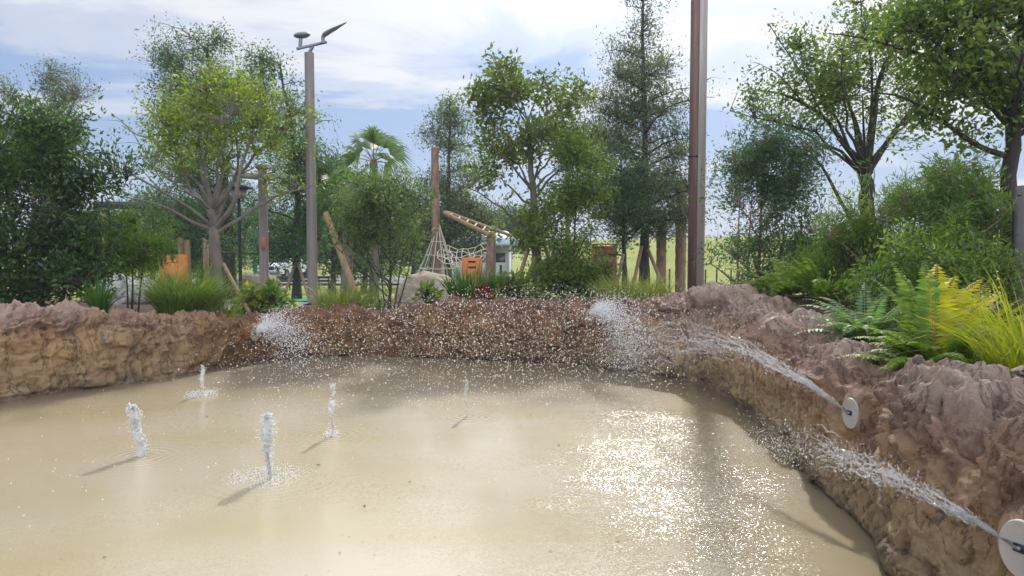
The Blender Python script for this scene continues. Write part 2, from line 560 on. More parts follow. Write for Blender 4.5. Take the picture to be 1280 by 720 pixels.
# greyer far side of the floor: tree shade put into the colour
sep = N(n, "SeparateXYZ"); n.links.new(v, sep.inputs[0])
yy = math_(n, 'ADD', sep.outputs[1], math_(n, 'MULTIPLY', math_(n, 'SUBTRACT', noise(n, v, 0.8, 4), 0.5), 4.0))
far_shade = math_(n, 'MULTIPLY', math_(n, 'SUBTRACT', yy, 7.2), 0.45, True)
c = mixc(n, c, (0.27, 0.25, 0.19), math_(n, 'MULTIPLY', far_shade, 0.4))
# hairline cracks
vo = n.nodes.new("ShaderNodeTexVoronoi"); vo.feature = 'DISTANCE_TO_EDGE'; vo.inputs["Scale"].default_value = 0.16
wv = N(n, "VectorMath", operation='ADD'); n.links.new(v, wv.inputs[0])
nn = N(n, "VectorMath", operation='SCALE'); n.links.new(noise(n, v, 1.2, 5, 0.6, 0, 1), nn.inputs[0]); nn.inputs["Scale"].default_value = 0.8
n.links.new(nn.outputs[0], wv.inputs[1]); n.links.new(wv.outputs[0], vo.inputs["Vector"])
cr = ramp(n, [(0.0, g(1)), (0.006, g(0))], vo.outputs["Distance"]).outputs[0]
c = mixc(n, c, (0.2, 0.16, 0.1), math_(n, 'MULTIPLY', cr, 0.08))
n.links.new(c, p.inputs["Base Color"])
p.inputs["Roughness"].default_value = 0.55
p.inputs["Specular IOR Level"].default_value = 0.3
p.inputs["Coat Weight"].default_value = 1.0
p.inputs["Coat IOR"].default_value = 1.33
n.links.new(ramp(n, [(0.35, g(0.10)), (0.7, g(0.2))], noise(n, v, 0.9, 3)).outputs[0], p.inputs["Coat Roughness"])
# ripples of the water film: slopes from noise, strongest where the wall streams come down
wp = N(n, "VectorMath", operation='ADD'); n.links.new(v, wp.inputs[0])
wn = N(n, "VectorMath", operation='SCALE'); n.links.new(noise(n, v, 1.6, 5, 0.6, 0, 1), wn.inputs[0]); wn.inputs["Scale"].default_value = 1.9
n.links.new(wn.outputs[0], wp.inputs[1])
sp2 = N(n, "SeparateXYZ"); n.links.new(wp.outputs[0], sp2.inputs[0])
ex = math_(n, 'DIVIDE', math_(n, 'SUBTRACT', sp2.outputs[0], 1.12 + 0.95), 0.85)
ey = math_(n, 'DIVIDE', math_(n, 'SUBTRACT', sp2.outputs[1], 5.6 + 0.95), 2.6)
rr2 = math_(n, 'ADD', math_(n, 'MULTIPLY', ex, ex), math_(n, 'MULTIPLY', ey, ey))
pool_a = ramp(n, [(0.25, g(1)), (1.25, g(0))], rr2).outputs[0]
band = ramp(n, [(0.44, g(0)), (0.62, g(1))], noise(n, pos(n, (0.5, 0.9, 1)), 0.9, 4, 0.55, 0.6)).outputs[0]
agit = math_(n, 'ADD', math_(n, 'MULTIPLY', pool_a, 0.55), math_(n, 'MULTIPLY', band, 0.32))
agit = math_(n, 'ADD', agit, 0.05, True)
s1 = N(n, "VectorMath", operation='SUBTRACT'); n.links.new(noise(n, v, 80, 2, 0.6, 0, 1), s1.inputs[0]); s1.inputs[1].default_value = (0.5, 0.5, 0.5)
s2 = N(n, "VectorMath", operation='SUBTRACT'); n.links.new(noise(n, pos(n, (0.6, 1.6, 1)), 5, 3, 0.5, 1.0, 1), s2.inputs[0]); s2.inputs[1].default_value = (0.5, 0.5, 0.5)
k1 = N(n, "VectorMath", operation='SCALE'); n.links.new(s1.outputs[0], k1.inputs[0]); n.links.new(math_(n, 'MULTIPLY', agit, 1.7), k1.inputs["Scale"])
k2 = N(n, "VectorMath", operation='SCALE'); n.links.new(s2.outputs[0], k2.inputs[0]); n.links.new(math_(n, 'MULTIPLY', agit, 0.25), k2.inputs["Scale"])
ad = N(n, "VectorMath", operation='ADD'); n.links.new(k1.outputs[0], ad.inputs[0]); n.links.new(k2.outputs[0], ad.inputs[1])
for jx, jy in ((253, 494), (178, 570), (336, 598), (415, 545), (583, 521)):
    jp = floor_at(jx, jy)
    df = N(n, "VectorMath", operation='SUBTRACT'); n.links.new(v, df.inputs[0]); df.inputs[1].default_value = (jp[0], jp[1], 0)
    ds = N(n, "VectorMath", operation='ADD'); n.links.new(df.outputs[0], ds.inputs[0])
    dn = N(n, "VectorMath", operation='SCALE'); n.links.new(s2.outputs[0], dn.inputs[0]); dn.inputs["Scale"].default_value = 0.06
    n.links.new(dn.outputs[0], ds.inputs[1])
    le = N(n, "VectorMath", operation='LENGTH'); n.links.new(ds.outputs[0], le.inputs[0])
    wv_ = math_(n, 'SINE', math_(n, 'MULTIPLY', le.outputs["Value"], 95.0))
    fall = math_(n, 'POWER', 2.718, math_(n, 'MULTIPLY', le.outputs["Value"], -5.0))
    un = N(n, "VectorMath", operation='NORMALIZE'); n.links.new(df.outputs[0], un.inputs[0])
    sc_ = N(n, "VectorMath", operation='SCALE'); n.links.new(un.outputs[0], sc_.inputs[0]); n.links.new(math_(n, 'MULTIPLY', math_(n, 'MULTIPLY', wv_, fall), 0.22), sc_.inputs["Scale"])
    a2 = N(n, "VectorMath", operation='ADD'); n.links.new(ad.outputs[0], a2.inputs[0]); n.links.new(sc_.outputs[0], a2.inputs[1])
    ad = a2
fl = N(n, "VectorMath", operation='MULTIPLY'); n.links.new(ad.outputs[0], fl.inputs[0]); fl.inputs[1].default_value = (1, 1, 0)
up = N(n, "VectorMath", operation='ADD'); n.links.new(fl.outputs[0], up.inputs[0]); up.inputs[1].default_value = (0, 0, 1)
no = N(n, "VectorMath", operation='NORMALIZE'); n.links.new(up.outputs[0], no.inputs[0])
n.links.new(no.outputs[0], p.inputs["Coat Normal"])
n.links.new(p.outputs[0], out.inputs[0])
FLOORM = m
tag(mk("pool_floor", box((-2.6, 3.5, -0.1), (13.5, 19, 0.2)), FLOORM), kind="structure")

# ------------------------------------------------------------------ rock wall
m, n, out = nt("splash pool rock")
p = N(n, "BsdfPrincipled"); p.inputs["Roughness"].default_value = 0.8; p.inputs["Specular IOR Level"].default_value = 0.3
v = pos(n)
sep = N(n, "SeparateXYZ"); n.links.new(v, sep.inputs[0])
zz = math_(n, 'ADD', sep.outputs[2], math_(n, 'MULTIPLY', math_(n, 'SUBTRACT', noise(n, v, 2.2, 5, 0.6), 0.5), 0.7))
strata = ramp(n, [(0.0, (0.22, 0.17, 0.10)), (0.12, (0.42, 0.305, 0.16)), (0.4, (0.53, 0.355, 0.185)), (0.62, (0.46, 0.28, 0.165)), (0.82, (0.40, 0.265, 0.205)), (1.0, (0.51, 0.39, 0.325))], zz).outputs[0]
blot = ramp(n, [(0.42, g(0)), (0.62, g(1))], noise(n, v, 1.5, 6, 0.62, 0.5)).outputs[0]
c = mixc(n, strata, (0.24, 0.14, 0.10), math_(n, 'MULTIPLY', blot, 0.55))
c = mixc(n, c, (0.45, 0.36, 0.26), math_(n, 'MULTIPLY', ramp(n, [(0.55, g(0)), (0.7, g(1))], noise(n, pos(n, (1, 1, 0.6)), 3.3, 7, 0.68)).outputs[0], 0.6))
c = mixc(n, c, (0.085, 0.065, 0.055), math_(n, 'MULTIPLY', ramp(n, [(0.54, g(0)), (0.68, g(1))], noise(n, pos(n, (1, 1, 0.3)), 5, 8, 0.7)).outputs[0], 0.6))
lines = math_(n, 'ABSOLUTE', math_(n, 'SUBTRACT', noise(n, pos(n, (1, 1, 0.55)), 3.2, 8, 0.66, 0.8), 0.5))
c = mixc(n, c, (0.055, 0.04, 0.034), math_(n, 'MULTIPLY', ramp(n, [(0.0, g(1)), (0.022, g(0))], lines).outputs[0], 0.75))
spk = noise(n, v, 34, 6, 0.7)
c = mixc(n, c, (0.07, 0.05, 0.042), math_(n, 'MULTIPLY', ramp(n, [(0.63, g(0)), (0.68, g(1))], spk).outputs[0], 0.6))
c = mixc(n, c, (0.52, 0.44, 0.36), math_(n, 'MULTIPLY', ramp(n, [(0.58, g(0)), (0.72, g(1))], noise(n, v, 19, 8, 0.72)).outputs[0], 0.45))
# far side darker, redder: wet from spray, its shade also put into the colour
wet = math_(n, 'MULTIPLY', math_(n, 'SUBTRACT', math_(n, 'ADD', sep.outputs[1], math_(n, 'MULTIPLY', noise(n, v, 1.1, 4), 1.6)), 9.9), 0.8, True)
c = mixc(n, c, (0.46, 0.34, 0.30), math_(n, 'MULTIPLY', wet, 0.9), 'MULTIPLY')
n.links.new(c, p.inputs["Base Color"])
b = N(n, "Bump"); b.inputs["Strength"].default_value = 1.0; b.inputs["Distance"].default_value = 0.06
h1 = noise(n, v, 15, 10, 0.75); n.links.new(h1, b.inputs["Height"])
n.links.new(b.outputs[0], p.inputs["Normal"])
n.links.new(ramp(n, [(0.35, g(0.3)), (0.6, g(0.8))], noise(n, v, 4, 4)).outputs[0], p.inputs["Roughness"])
n.links.new(p.outputs[0], out.inputs[0])
ROCK = m

# spacing along the wall is finer where it comes near the viewer
du = []
s = 0.0
while s < ARC[-1]:
    du.append(s)
    x, y = np.interp(s, ARC, PT[:, 0]), np.interp(s, ARC, PT[:, 1])
    s += max(0.006, 0.0016 * math.hypot(x, y)) if y > 1 else 0.03
du = np.array(du)
base = np.column_stack([np.interp(du, ARC, PT[:, 0]), np.interp(du, ARC, PT[:, 1])])
hh, ww = np.interp(du, ARC, PH), np.interp(du, ARC, PW)
tg = unit(np.gradient(base, axis=0))
nrm = np.column_stack([-tg[:, 1], tg[:, 0]])          # away from the pool (the wall runs left to right, pool on its right hand)
nv = 150
pv = np.linspace(0, 1, nv)
# control profile: (outward offset, height as share of h) with a soft overhanging brow
u3 = np.column_stack([base, np.zeros(len(du))])
lump = fbm(u3 * 0.9, 3)
brow = 0.05 * fbm(u3 * 1.7 + 9, 3)
prof = [(0.0, (0.03, -0.06)), (0.08, (0.015, 0.06)), (0.25, (0.05, 0.35)), (0.40, (0.03, 0.66)), (0.50, (0.055, 0.86)), (0.57, (0.13, 0.965)), (0.66, (0.28, 1.0))]
pk = np.array([a for a, _ in prof]); po = np.array([b_[0] for _, b_ in prof]); pz = np.array([b_[1] for _, b_ in prof])
OFF = np.interp(pv, pk, po)[None] * np.ones((len(du), 1))
ZZ = np.interp(pv, pk, pz)[None] * hh[:, None]
tt = np.clip((pv - 0.66) / 0.34, 0, 1)
OFF = OFF + tt[None] * (ww[:, None] + 0.2)
ZZ = ZZ - (np.clip(tt - 0.25, 0, 1) ** 1.6)[None] * 0.75
hz = np.clip(ZZ / hh[:, None], 0, 1)
OFF = OFF + (brow[:, None] - 0.03) * np.sin(hz * math.pi) * (pv < 0.66)[None]
ZZ = ZZ + (0.07 * lump[:, None]) * sstep(0.4, 0.9, hz)
V = np.empty((len(du), nv, 3))
V[:, :, 0] = base[:, 0, None] + nrm[:, 0, None] * OFF
V[:, :, 1] = base[:, 1, None] + nrm[:, 1, None] * OFF
V[:, :, 2] = ZZ
for _ in range(3):
    V[:, 1:-1] = 0.25 * V[:, :-2] + 0.5 * V[:, 1:-1] + 0.25 * V[:, 2:]
dU = np.gradient(V, axis=0); dV = np.gradient(V, axis=1)
NN = unit(np.cross(dV, dU))
# make the normals face the pool / the sky
flip = np.sign((NN[:, :75, :2] * (-nrm[:, None])).sum(2).mean())
NN *= flip
P = V.reshape(-1, 3); Nf = NN.reshape(-1, 3)
hzf = np.broadcast_to(hz, (len(du), nv)).ravel(); topf = np.broadcast_to((pv > 0.5)[None], (len(du), nv)).ravel()
crust = sstep(0.64, 0.92, hzf + 0.22 * fbm(P * 2.0 + 5, 3))
warp = np.column_stack([fbm(P * 2.1 + 3, 3), fbm(P * 2.1 + 17, 3), fbm(P * 2.1 + 41, 3)])
Q_ = P + 0.16 * warp
disp = 0.10 * fbm(P * 1.25, 4) + (0.045 + 0.03 * crust) * fbm(Q_ * np.array([3.0, 3.0, 1.6]) + 31, 4)
disp += 0.014 * fbm(P * 9 + 11, 4) * (0.5 + crust)
rg = fbm(Q_ * np.array([2.6, 2.6, 7.5]) + 77, 5, 0.5, True)
disp += crust * 0.085 * (rg - 0.25)
rg2 = fbm(Q_ * np.array([5.5, 5.5, 14.0]) + 7, 4, 0.55)
disp -= crust * 0.075 * np.clip(rg2 - 0.16, 0, 1) * 2
disp += crust * 0.014 * fbm(P * 27 + 7, 3, 0.6, True)


def terrace(x):
    f_ = x - np.floor(x)
    return np.floor(x) + sstep(0.72, 1.0, f_)


ter = terrace(4.5 * fbm(Q_ * np.array([2.4, 2.4, 4.5]) + 201, 4, 0.55) + 2.5 * P[:, 2])
disp += (0.007 + 0.025 * crust) * (ter - 2.5 * P[:, 2])
ter2 = terrace(5.0 * fbm(Q_ * np.array([7, 7, 9]) + 301, 4, 0.6))
disp += (0.004 + 0.010 * crust) * ter2
fl_ = fbm(Q_ * np.array([5.5, 5.5, 1.1]) + 55, 3, 0.5, True)
disp -= (1 - crust) * 0.085 * np.clip(fl_ - 0.45, 0, 1) * 1.6 * sstep(-0.25, 0.25, fbm(P * 0.9 + 3, 2))
disp += (1 - crust) * 0.035 * (fbm(Q_ * np.array([1.2, 1.2, 5.0]) + 19, 4, 0.5, True) - 0.2)
disp -= (1 - 0.4 * crust) * 0.03 * np.clip(np.abs(fbm(Q_ * 2.6 + 91, 3)) * -9 + 1, 0, 1)
disp += 0.010 * fbm(P * 34 + 21, 3, 0.6, True) * (0.35 + crust)
disp -= 0.030 * np.clip(fbm(Q_ * np.array([12, 12, 7.0]) + 131, 4, 0.6) - 0.2, 0, 1) * 2.2
# eroded pits
idx = rng.choice(len(P), 3000, replace=False)
idx = idx[(P[idx, 1] > 1.5) & (P[idx, 2] > 0.08) & (fbm(P[idx] * 1.4 + 63, 2) > -0.12)]
for k_, i_ in enumerate(idx[:900]):
    rr = rng.uniform(0.007, 0.024) * (2.4 if k_ % 12 == 0 and P[i_, 0] > 1.2 else 1) * (1 if P[i_, 0] > 1.2 else 1.1)
    c_ = P[i_]
    sel = np.where((np.abs(P[:, 0] - c_[0]) < rr * 2.5) & (np.abs(P[:, 1] - c_[1]) < rr * 2.5) & (np.abs(P[:, 2] - c_[2]) < rr * 2.5))[0]
    dd = ((P[sel] - c_) * np.array([1, 1, rng.uniform(0.7, 1.5)]))
    dd = (dd ** 2).sum(1) / rr ** 2
    disp[sel] -= rr * 1.9 * np.exp(-dd * dd * dd)
edge = np.minimum(1, sstep(0, 0.05, hzf) + topf)
P2 = P + Nf * (disp * (0.35 + 0.65 * edge))[:, None]
# cracks between the cast sections of rock
nu = len(du)
ii, jj = np.meshgrid(np.arange(nu - 1), np.arange(nv - 1), indexing='ij')
q = (ii * nv + jj).ravel()
RF = np.column_stack([q, q + nv, q + nv + 1, q + 1])


def wall_point(px, py):
    """where the ray through a photo pixel meets the rock wall"""
    a, b_ = (px - 640) / FPX, (360 - py) / FPX
    d = np.array([a, CP + b_ * SP, -SP + b_ * CP]); d /= np.linalg.norm(d)
    W_ = P2 - np.array([0, 0, EYE])
    t = W_ @ d
    e = np.linalg.norm(W_ - t[:, None] * d, axis=1)
    c_ = np.where((e < 0.03) & (t > 0))[0]
    i_ = c_[t[c_].argmin()] if len(c_) else e.argmin()
    return P2[i_].copy(), i_ // nv


SEATS = {}
for px, py, r_ in ((1063, 512, .082), (1272, 688, .09), (320, 415, .09), (737, 392, .075)):
    p_, iu_ = wall_point(px, py)
    n_ = -nrm[iu_]
    an_ = math.atan2(n_[1], n_[0]) + (R(17) if px > 1000 else 0)
    x_ = np.array([math.cos(an_), math.sin(an_), 0.0])
    p_ = p_ + x_ * 0.03
    rel = P2 - p_
    s_ = rel @ x_
    lat = np.linalg.norm(rel - s_[:, None] * x_, axis=1)
    w_ = (1 - sstep(r_ * 1.0, r_ * 1.9, lat)) * (np.abs(s_) < 0.35) * (np.arange(len(P2)) % nv < 0.62 * nv)
    P2 = P2 + x_ * ((-0.008 - s_) * w_)[:, None]
    SEATS[(px, py)] = (p_, x_, an_)
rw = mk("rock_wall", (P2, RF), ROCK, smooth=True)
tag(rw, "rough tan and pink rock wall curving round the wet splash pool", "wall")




# ------------------------------------------------------------------ world and sun
SUN_EL, SUN_AZ = R(38), R(12.0)      # azimuth measured from +Y (the view) towards +X
w = bpy.data.worlds.new("World"); scene.world = w; w.use_nodes = True
n = w.node_tree
for x in list(n.nodes): n.nodes.remove(x)
out = n.nodes.new("ShaderNodeOutputWorld"); bg = n.nodes.new("ShaderNodeBackground")
sky = n.nodes.new("ShaderNodeTexSky"); sky.sky_type = 'NISHITA'; sky.sun_disc = False
sky.sun_elevation = SUN_EL; sky.sun_rotation = SUN_AZ
sky.air_density = 1.0; sky.dust_density = 0.8; sky.ozone_density = 2.0; sky.altitude = 5
tc = n.nodes.new("ShaderNodeTexCoord")
sep = n.nodes.new("ShaderNodeSeparateXYZ"); n.links.new(tc.outputs["Generated"], sep.inputs[0])
den = math_(n, 'ADD', math_(n, 'MAXIMUM', sep.outputs[2], 0.0), 0.16)
cx = math_(n, 'DIVIDE', sep.outputs[0], den); cy = math_(n, 'DIVIDE', sep.outputs[1], den)
cb = n.nodes.new("ShaderNodeCombineXYZ"); n.links.new(cx, cb.inputs[0]); n.links.new(cy, cb.inputs[1])
cm = n.nodes.new("ShaderNodeMapping"); cm.inputs["Scale"].default_value = (0.75, 1.25, 1); cm.inputs["Rotation"].default_value = (0, 0, R(-16)); cm.inputs["Location"].default_value = (3.1, 1.7, 0)
n.links.new(cb.outputs[0], cm.inputs["Vector"])
c1 = noise(n, cm.outputs[0], 1.1, 8, 0.58, 0.7)
c2 = noise(n, cm.outputs[0], 0.45, 3, 0.5, 0.3)
base_c = math_(n, 'ADD', math_(n, 'MULTIPLY', math_(n, 'SUBTRACT', sep.outputs[2], 0.17), 1.5), math_(n, 'MULTIPLY', sep.outputs[0], 0.22))
cn = math_(n, 'ADD', math_(n, 'MULTIPLY', c1, 1.0), math_(n, 'MULTIPLY', c2, 0.8))
cov = math_(n, 'ADD', math_(n, 'SUBTRACT', cn, 0.42), math_(n, 'MINIMUM', base_c, 0.25))
cf = ramp(n, [(0.40, g(0)), (0.52, g(0.5)), (0.66, g(1))], cov, 'EASE').outputs[0]
veil = mixc(n, sky.outputs[0], (1.75, 2.45, 4.0), 0.88)
cl = mixc(n, veil, (5.2, 5.25, 5.4), math_(n, 'MULTIPLY', cf, 0.9))
sdir = (math.sin(SUN_AZ) * math.cos(SUN_EL), math.cos(SUN_AZ) * math.cos(SUN_EL), math.sin(SUN_EL))
dp = N(n, "VectorMath", operation='DOT_PRODUCT'); n.links.new(tc.outputs["Generated"], dp.inputs[0]); dp.inputs[1].default_value = sdir
dq = math_(n, 'MAXIMUM', dp.outputs["Value"], 0.0)
gl = math_(n, 'ADD', math_(n, 'MULTIPLY', math_(n, 'POWER', dq, 9.0), 0.4), math_(n, 'MULTIPLY', math_(n, 'POWER', dq, 36.0), 5.0))
gl = math_(n, 'ADD', gl, 1.0)
back_fill = math_(n, 'MULTIPLY', math_(n, 'SUBTRACT', 0.25, sep.outputs[1]), 1.2, True)  # added fill: unseen sky behind the camera made brighter
gl = math_(n, 'ADD', gl, math_(n, 'MULTIPLY', back_fill, 1.5))
cs = N(n, "VectorMath", operation='SCALE'); n.links.new(cl, cs.inputs[0]); n.links.new(gl, cs.inputs["Scale"])
cl = cs.outputs[0]
n.links.new(cl, bg.inputs[0]); bg.inputs[1].default_value = 0.15
n.links.new(bg.outputs[0], out.inputs[0])

sd = bpy.data.lights.new("sun", 'SUN'); sd.energy = 2.4; sd.angle = R(1.8); sd.color = (1.0, 0.94, 0.84)
so = bpy.data.objects.new("sun", sd); COL.objects.link(so)
sv = Vector((math.sin(SUN_AZ) * math.cos(SUN_EL), math.cos(SUN_AZ) * math.cos(SUN_EL), math.sin(SUN_EL)))
so.rotation_euler = sv.to_track_quat('Z', 'Y').to_euler()
so.location = (4, 20, 30)

# ------------------------------------------------------------------ plants
def E(px, py, rx, ry, d, wgt=1.0, ry_depth=None):
    return (at(px, py, d), np.array([rx * d / 1000, (ry_depth or rx) * d / 1000, ry * d / 1000]), wgt)


def sample_tips(ells, n, gap=0.0, gscale=1.6, shell=2.4):
    vol = np.array([e[2] * e[1].prod() ** 0.67 for e in ells]); vol /= vol.sum()
    out = []
    need = n
    for _ in range(30):
        k = rng.choice(len(ells), need * 2, p=vol)
        C = np.array([e[0] for e in ells])[k]; Rr = np.array([e[1] for e in ells])[k]
        rad_ = rng.random(len(k)) ** (1 / shell) * (1 + 0.16 * rng.normal(size=len(k)))
        rad_ = np.where(rng.random(len(k)) < 0.06, rad_ * rng.uniform(1.05, 1.4, len(k)), rad_)
        u = unit(rng.normal(size=(len(k), 3))) * rad_[:, None]
        X = C + u * Rr
        f = vnoise(X * gscale + 13.7) + 0.7 * vnoise(X * gscale * 2.6 + 5) + 0.4 * vnoise(X * gscale * 5.5)
        X = X[f > gap]
        out.append(X[:need]); need -= min(need, len(X))
        if need <= 0: break
    return np.vstack(out)


def skeleton(trunk, r0, r1, tips, n_limbs, slope=0.4, low=0.2, twig=0.006, extra=(), limb_r=0.45, droop=0.0, sides=8):
    """tapered trunk, limbs towards spread-out targets and twigs to the tips; returns chunks and the twig vectors"""
    ch = []
    T = resample(trunk, 16)
    T[1:-1] += rng.normal(size=(14, 3)) * r0 * 0.10
    rad = r0 + (r1 - r0) * np.linspace(0, 1, 16) ** 0.8
    rad[0] *= 1.25
    ch += tube(T, rad, sides)
    limbs_pts = [T[6:]]
    limbs_rad = [rad[6:]]
    for ex in extra:
        pts = resample(ex[0], 12)
        rr = np.linspace(ex[1], ex[2], 12)
        ch += tube(pts, rr, 6)
        if len(ex) < 4 or ex[3]:
            limbs_pts.append(pts[2:]); limbs_rad.append(rr[2:])
    # farthest-point targets
    if n_limbs > 0 and len(tips):
        pool = tips[rng.choice(len(tips), min(len(tips), 500), replace=False)]
        ch_i = [int(rng.integers(len(pool)))]
        D = np.linalg.norm(pool - pool[ch_i[0]], axis=1)
        for _ in range(n_limbs - 1):
            i = int(D.argmax()); ch_i.append(i)
            D = np.minimum(D, np.linalg.norm(pool - pool[i], axis=1))
        zt = T[:, 2]
        zlow = zt[0] + low * (zt[-1] - zt[0])
        for i in ch_i:
            tgt = pool[i]
            hd = np.linalg.norm(tgt[:2] - T[len(T) // 2, :2])
            za = np.clip(tgt[2] - slope * hd, zlow, zt[-1])
            a = np.array([np.interp(za, zt, T[:, 0]), np.interp(za, zt, T[:, 1]), za])
            ra = np.interp(za, zt, rad) * limb_r
            mid = (a + tgt) / 2 + np.array([0, 0, (0.12 - droop) * np.linalg.norm(tgt - a)]) + rng.normal(size=3) * 0.07 * np.linalg.norm(tgt - a)
            pts = bez(a, mid, tgt, 9)
            pts[1:-1] += rng.normal(size=(7, 3)) * 0.012 * np.linalg.norm(tgt - a)
            rr = np.linspace(max(ra, twig * 1.5), twig, 9)
            ch += tube(pts, rr, 5)
            limbs_pts.append(pts[2:]); limbs_rad.append(rr[2:])
    LP = np.vstack(limbs_pts)
    tw = []
    Vt, Ft = [], []
    for i in range(0, len(tips), 400):
        t = tips[i:i + 400]
        Dm = np.linalg.norm(t[:, None] - LP[None], axis=2) + 0.5 * np.maximum(0, LP[None, :, 2] - t[:, None, 2])
        a = LP[Dm.argmin(1)]
        tw.append(a)
    A = np.vstack(tw) if len(tips) else np.zeros((0, 3))
    # twigs as three-sided two-segment tubes, all at once
    if len(tips):
        L = np.linalg.norm(tips - A, axis=1)
        M = (A + tips) / 2 + rng.normal(size=tips.shape) * 0.10 * L[:, None] + np.array([0, 0, 0.06])[None] * L[:, None]
        ax = unit(tips - A)
        b1 = unit(np.cross(ax, rng.normal(size=ax.shape))); b2 = np.cross(ax, b1)
        ring = []
        for c_, r_ in ((A, twig), (M, twig * 0.7), (tips, twig * 0.25)):
            for k in range(3):
                an = 2 * math.pi * k / 3
                ring.append(c_ + (b1 * math.cos(an) + b2 * math.sin(an)) * r_)
        V = np.stack(ring, 1).reshape(-1, 3)
        f = []
        for s_ in (0, 3):
            for k in range(3):
                f.append([s_ + k, s_ + (k + 1) % 3, s_ + 3 + (k + 1) % 3, s_ + 3 + k])
        F = (np.array(f)[None] + (np.arange(len(tips)) * 9)[:, None, None]).reshape(-1, 4)
        ch.append((V, F))
        tvec = (tips - M)
    else:
        tvec = np.zeros((0, 3))
    return ch, tvec


def foliage(tips, tvec, K, L, W, spread, along=0.8, jitter=0.7, up=0.2):
    n = len(tips) * K
    i = np.repeat(np.arange(len(tips)), K)
    t = rng.random(n) * along
    Pp = tips[i] - tvec[i] * t[:, None] + rng.normal(size=(n, 3)) * spread
    A = unit(tvec[i]) + rng.normal(size=(n, 3)) * jitter + np.array([0, 0, up])
    s = rng.uniform(0.6, 1.25, n)
    return leaves(Pp, A, L * s, W * s)


def tree(name, label, cat, trunk, r0, r1, ells, n_tips, K, leaf, lmat, bark, n_limbs=14, gap=-0.3, gscale=1.6, slope=0.4, low=0.2,
         spread=0.05, extra=(), twig=0.006, jitter=0.7, group=None, stems=(), up=0.2, parts=("trunk", "crown"), shell=2.4, limb_r=0.45, droop=0.0, clump=None):
    trunk = [np.array(t, float) for t in trunk]
    trunk[0] = trunk[0].copy(); trunk[0][2] = gz(trunk[0][0], trunk[0][1]) - 0.06
    o = empty(name, trunk[0] + np.array([0, 0, 0.06]), label, cat, group)
    if clump:
        cen = sample_tips(ells, clump[0], gap, gscale, shell)
        sz_ = rng.uniform(0.55, 1.35, len(cen)) * clump[1]
        pr_ = sz_ ** 1.5 / (sz_ ** 1.5).sum()
        k_ = rng.choice(len(cen), n_tips, p=pr_)
        tips = cen[k_] + rng.normal(size=(n_tips, 3)) * sz_[k_][:, None] * np.array([1, 1, 0.7])
        stray = sample_tips(ells, max(1, n_tips // 10), gap, gscale, shell)
        tips[:len(stray)] = stray
    else:
        tips = sample_tips(ells, n_tips, gap, gscale, shell)
    tips[:, 2] = np.maximum(tips[:, 2], trunk[0][2] + 0.12)
    ch, tv = skeleton(trunk, r0, r1, tips, n_limbs, slope, low, twig, extra, limb_r, droop)
    for st in stems:
        pts = [np.array(x, float) for x in st[0]]
        pts[0] = pts[0].copy(); pts[0][2] = gz(pts[0][0], pts[0][1]) - 0.06
        ch += tube(resample(pts, 10), np.linspace(st[1], st[2], 10), 6)
    mk(parts[0], ch, bark, o, smooth=True)
    mk(parts[1], foliage(tips, tv, K, leaf[0], leaf[1], spread, jitter=jitter, up=up), lmat, o)
    return o


def base_at(px, d):
    p = at(px, 380, d)
    return np.array([p[0], p[1], gz(p[0], p[1])])


def A_(*pts):
    """polyline of photo points that share the last argument as distance"""
    d = pts[-1]
    return [at(p[0], p[1], d + (p[2] if len(p) > 2 else 0)) for p in pts[:-1]]


SH = ("stem", "foliage")
# --- left
d = 10.3
tree("evergreen_shrub", "tall dense dark evergreen shrub filling the left edge behind the rock wall", "shrub",
     A_((50, 388), (52, 300), (60, 150), d), 0.05, 0.012,
     [E(60, 300, 72, 84, d, 1.3), E(20, 215, 66, 80, d, 1.2), E(92, 215, 42, 70, d), E(58, 160, 42, 32, d), E(-60, 260, 70, 130, d, 1.1), E(105, 325, 30, 52, d), E(20, 340, 70, 42, d)],
     2400, 12, (0.078, 0.032), L_DARK, BARK_DARK, 22, clump=(130, 0.16), gap=-0.6, spread=0.07, low=0.05, slope=0.5,
     stems=[(A_((30, 388), (20, 300), (0, 200), d), 0.035, 0.01), (A_((75, 388), (90, 310), (100, 200), d), 0.03, 0.01)], parts=SH)
d = 17
tree("pale_tree", "pale wispy tree top showing above the dark evergreen shrub at left", "tree",
     A_((40, 385), (42, 250), (44, 125), d), 0.09, 0.015, [E(44, 105, 26, 34, d, 1.3), E(70, 125, 28, 38, d, 1.3), E(30, 160, 55, 40, d), E(-5, 115, 22, 30, d), E(95, 160, 22, 30, d, .6)],
     1150, 9, (0.06, 0.024), L_GREY, BARK_GREY, 14, clump=(45, 0.2), gap=-0.2, spread=0.08)
d = 12
tree("slender_bush", "small bright green bush on three thin dark stems left of the grass clump", "bush",
     A_((165, 388), (166, 345), (170, 280), d), 0.022, 0.006, [E(172, 305, 40, 38, d), E(160, 285, 26, 22, d), E(190, 288, 22, 24, d), E(150, 318, 18, 26, d)],
     900, 12, (0.07, 0.014), L_BRIGHT, BARK_DARK, 10, gap=-0.45, spread=0.06, twig=0.004,
     stems=[(A_((172, 388), (178, 340), (190, 290), d), 0.018, 0.005), (A_((160, 388), (158, 345), (150, 300), d), 0.016, 0.005)], parts=SH)
d = 13
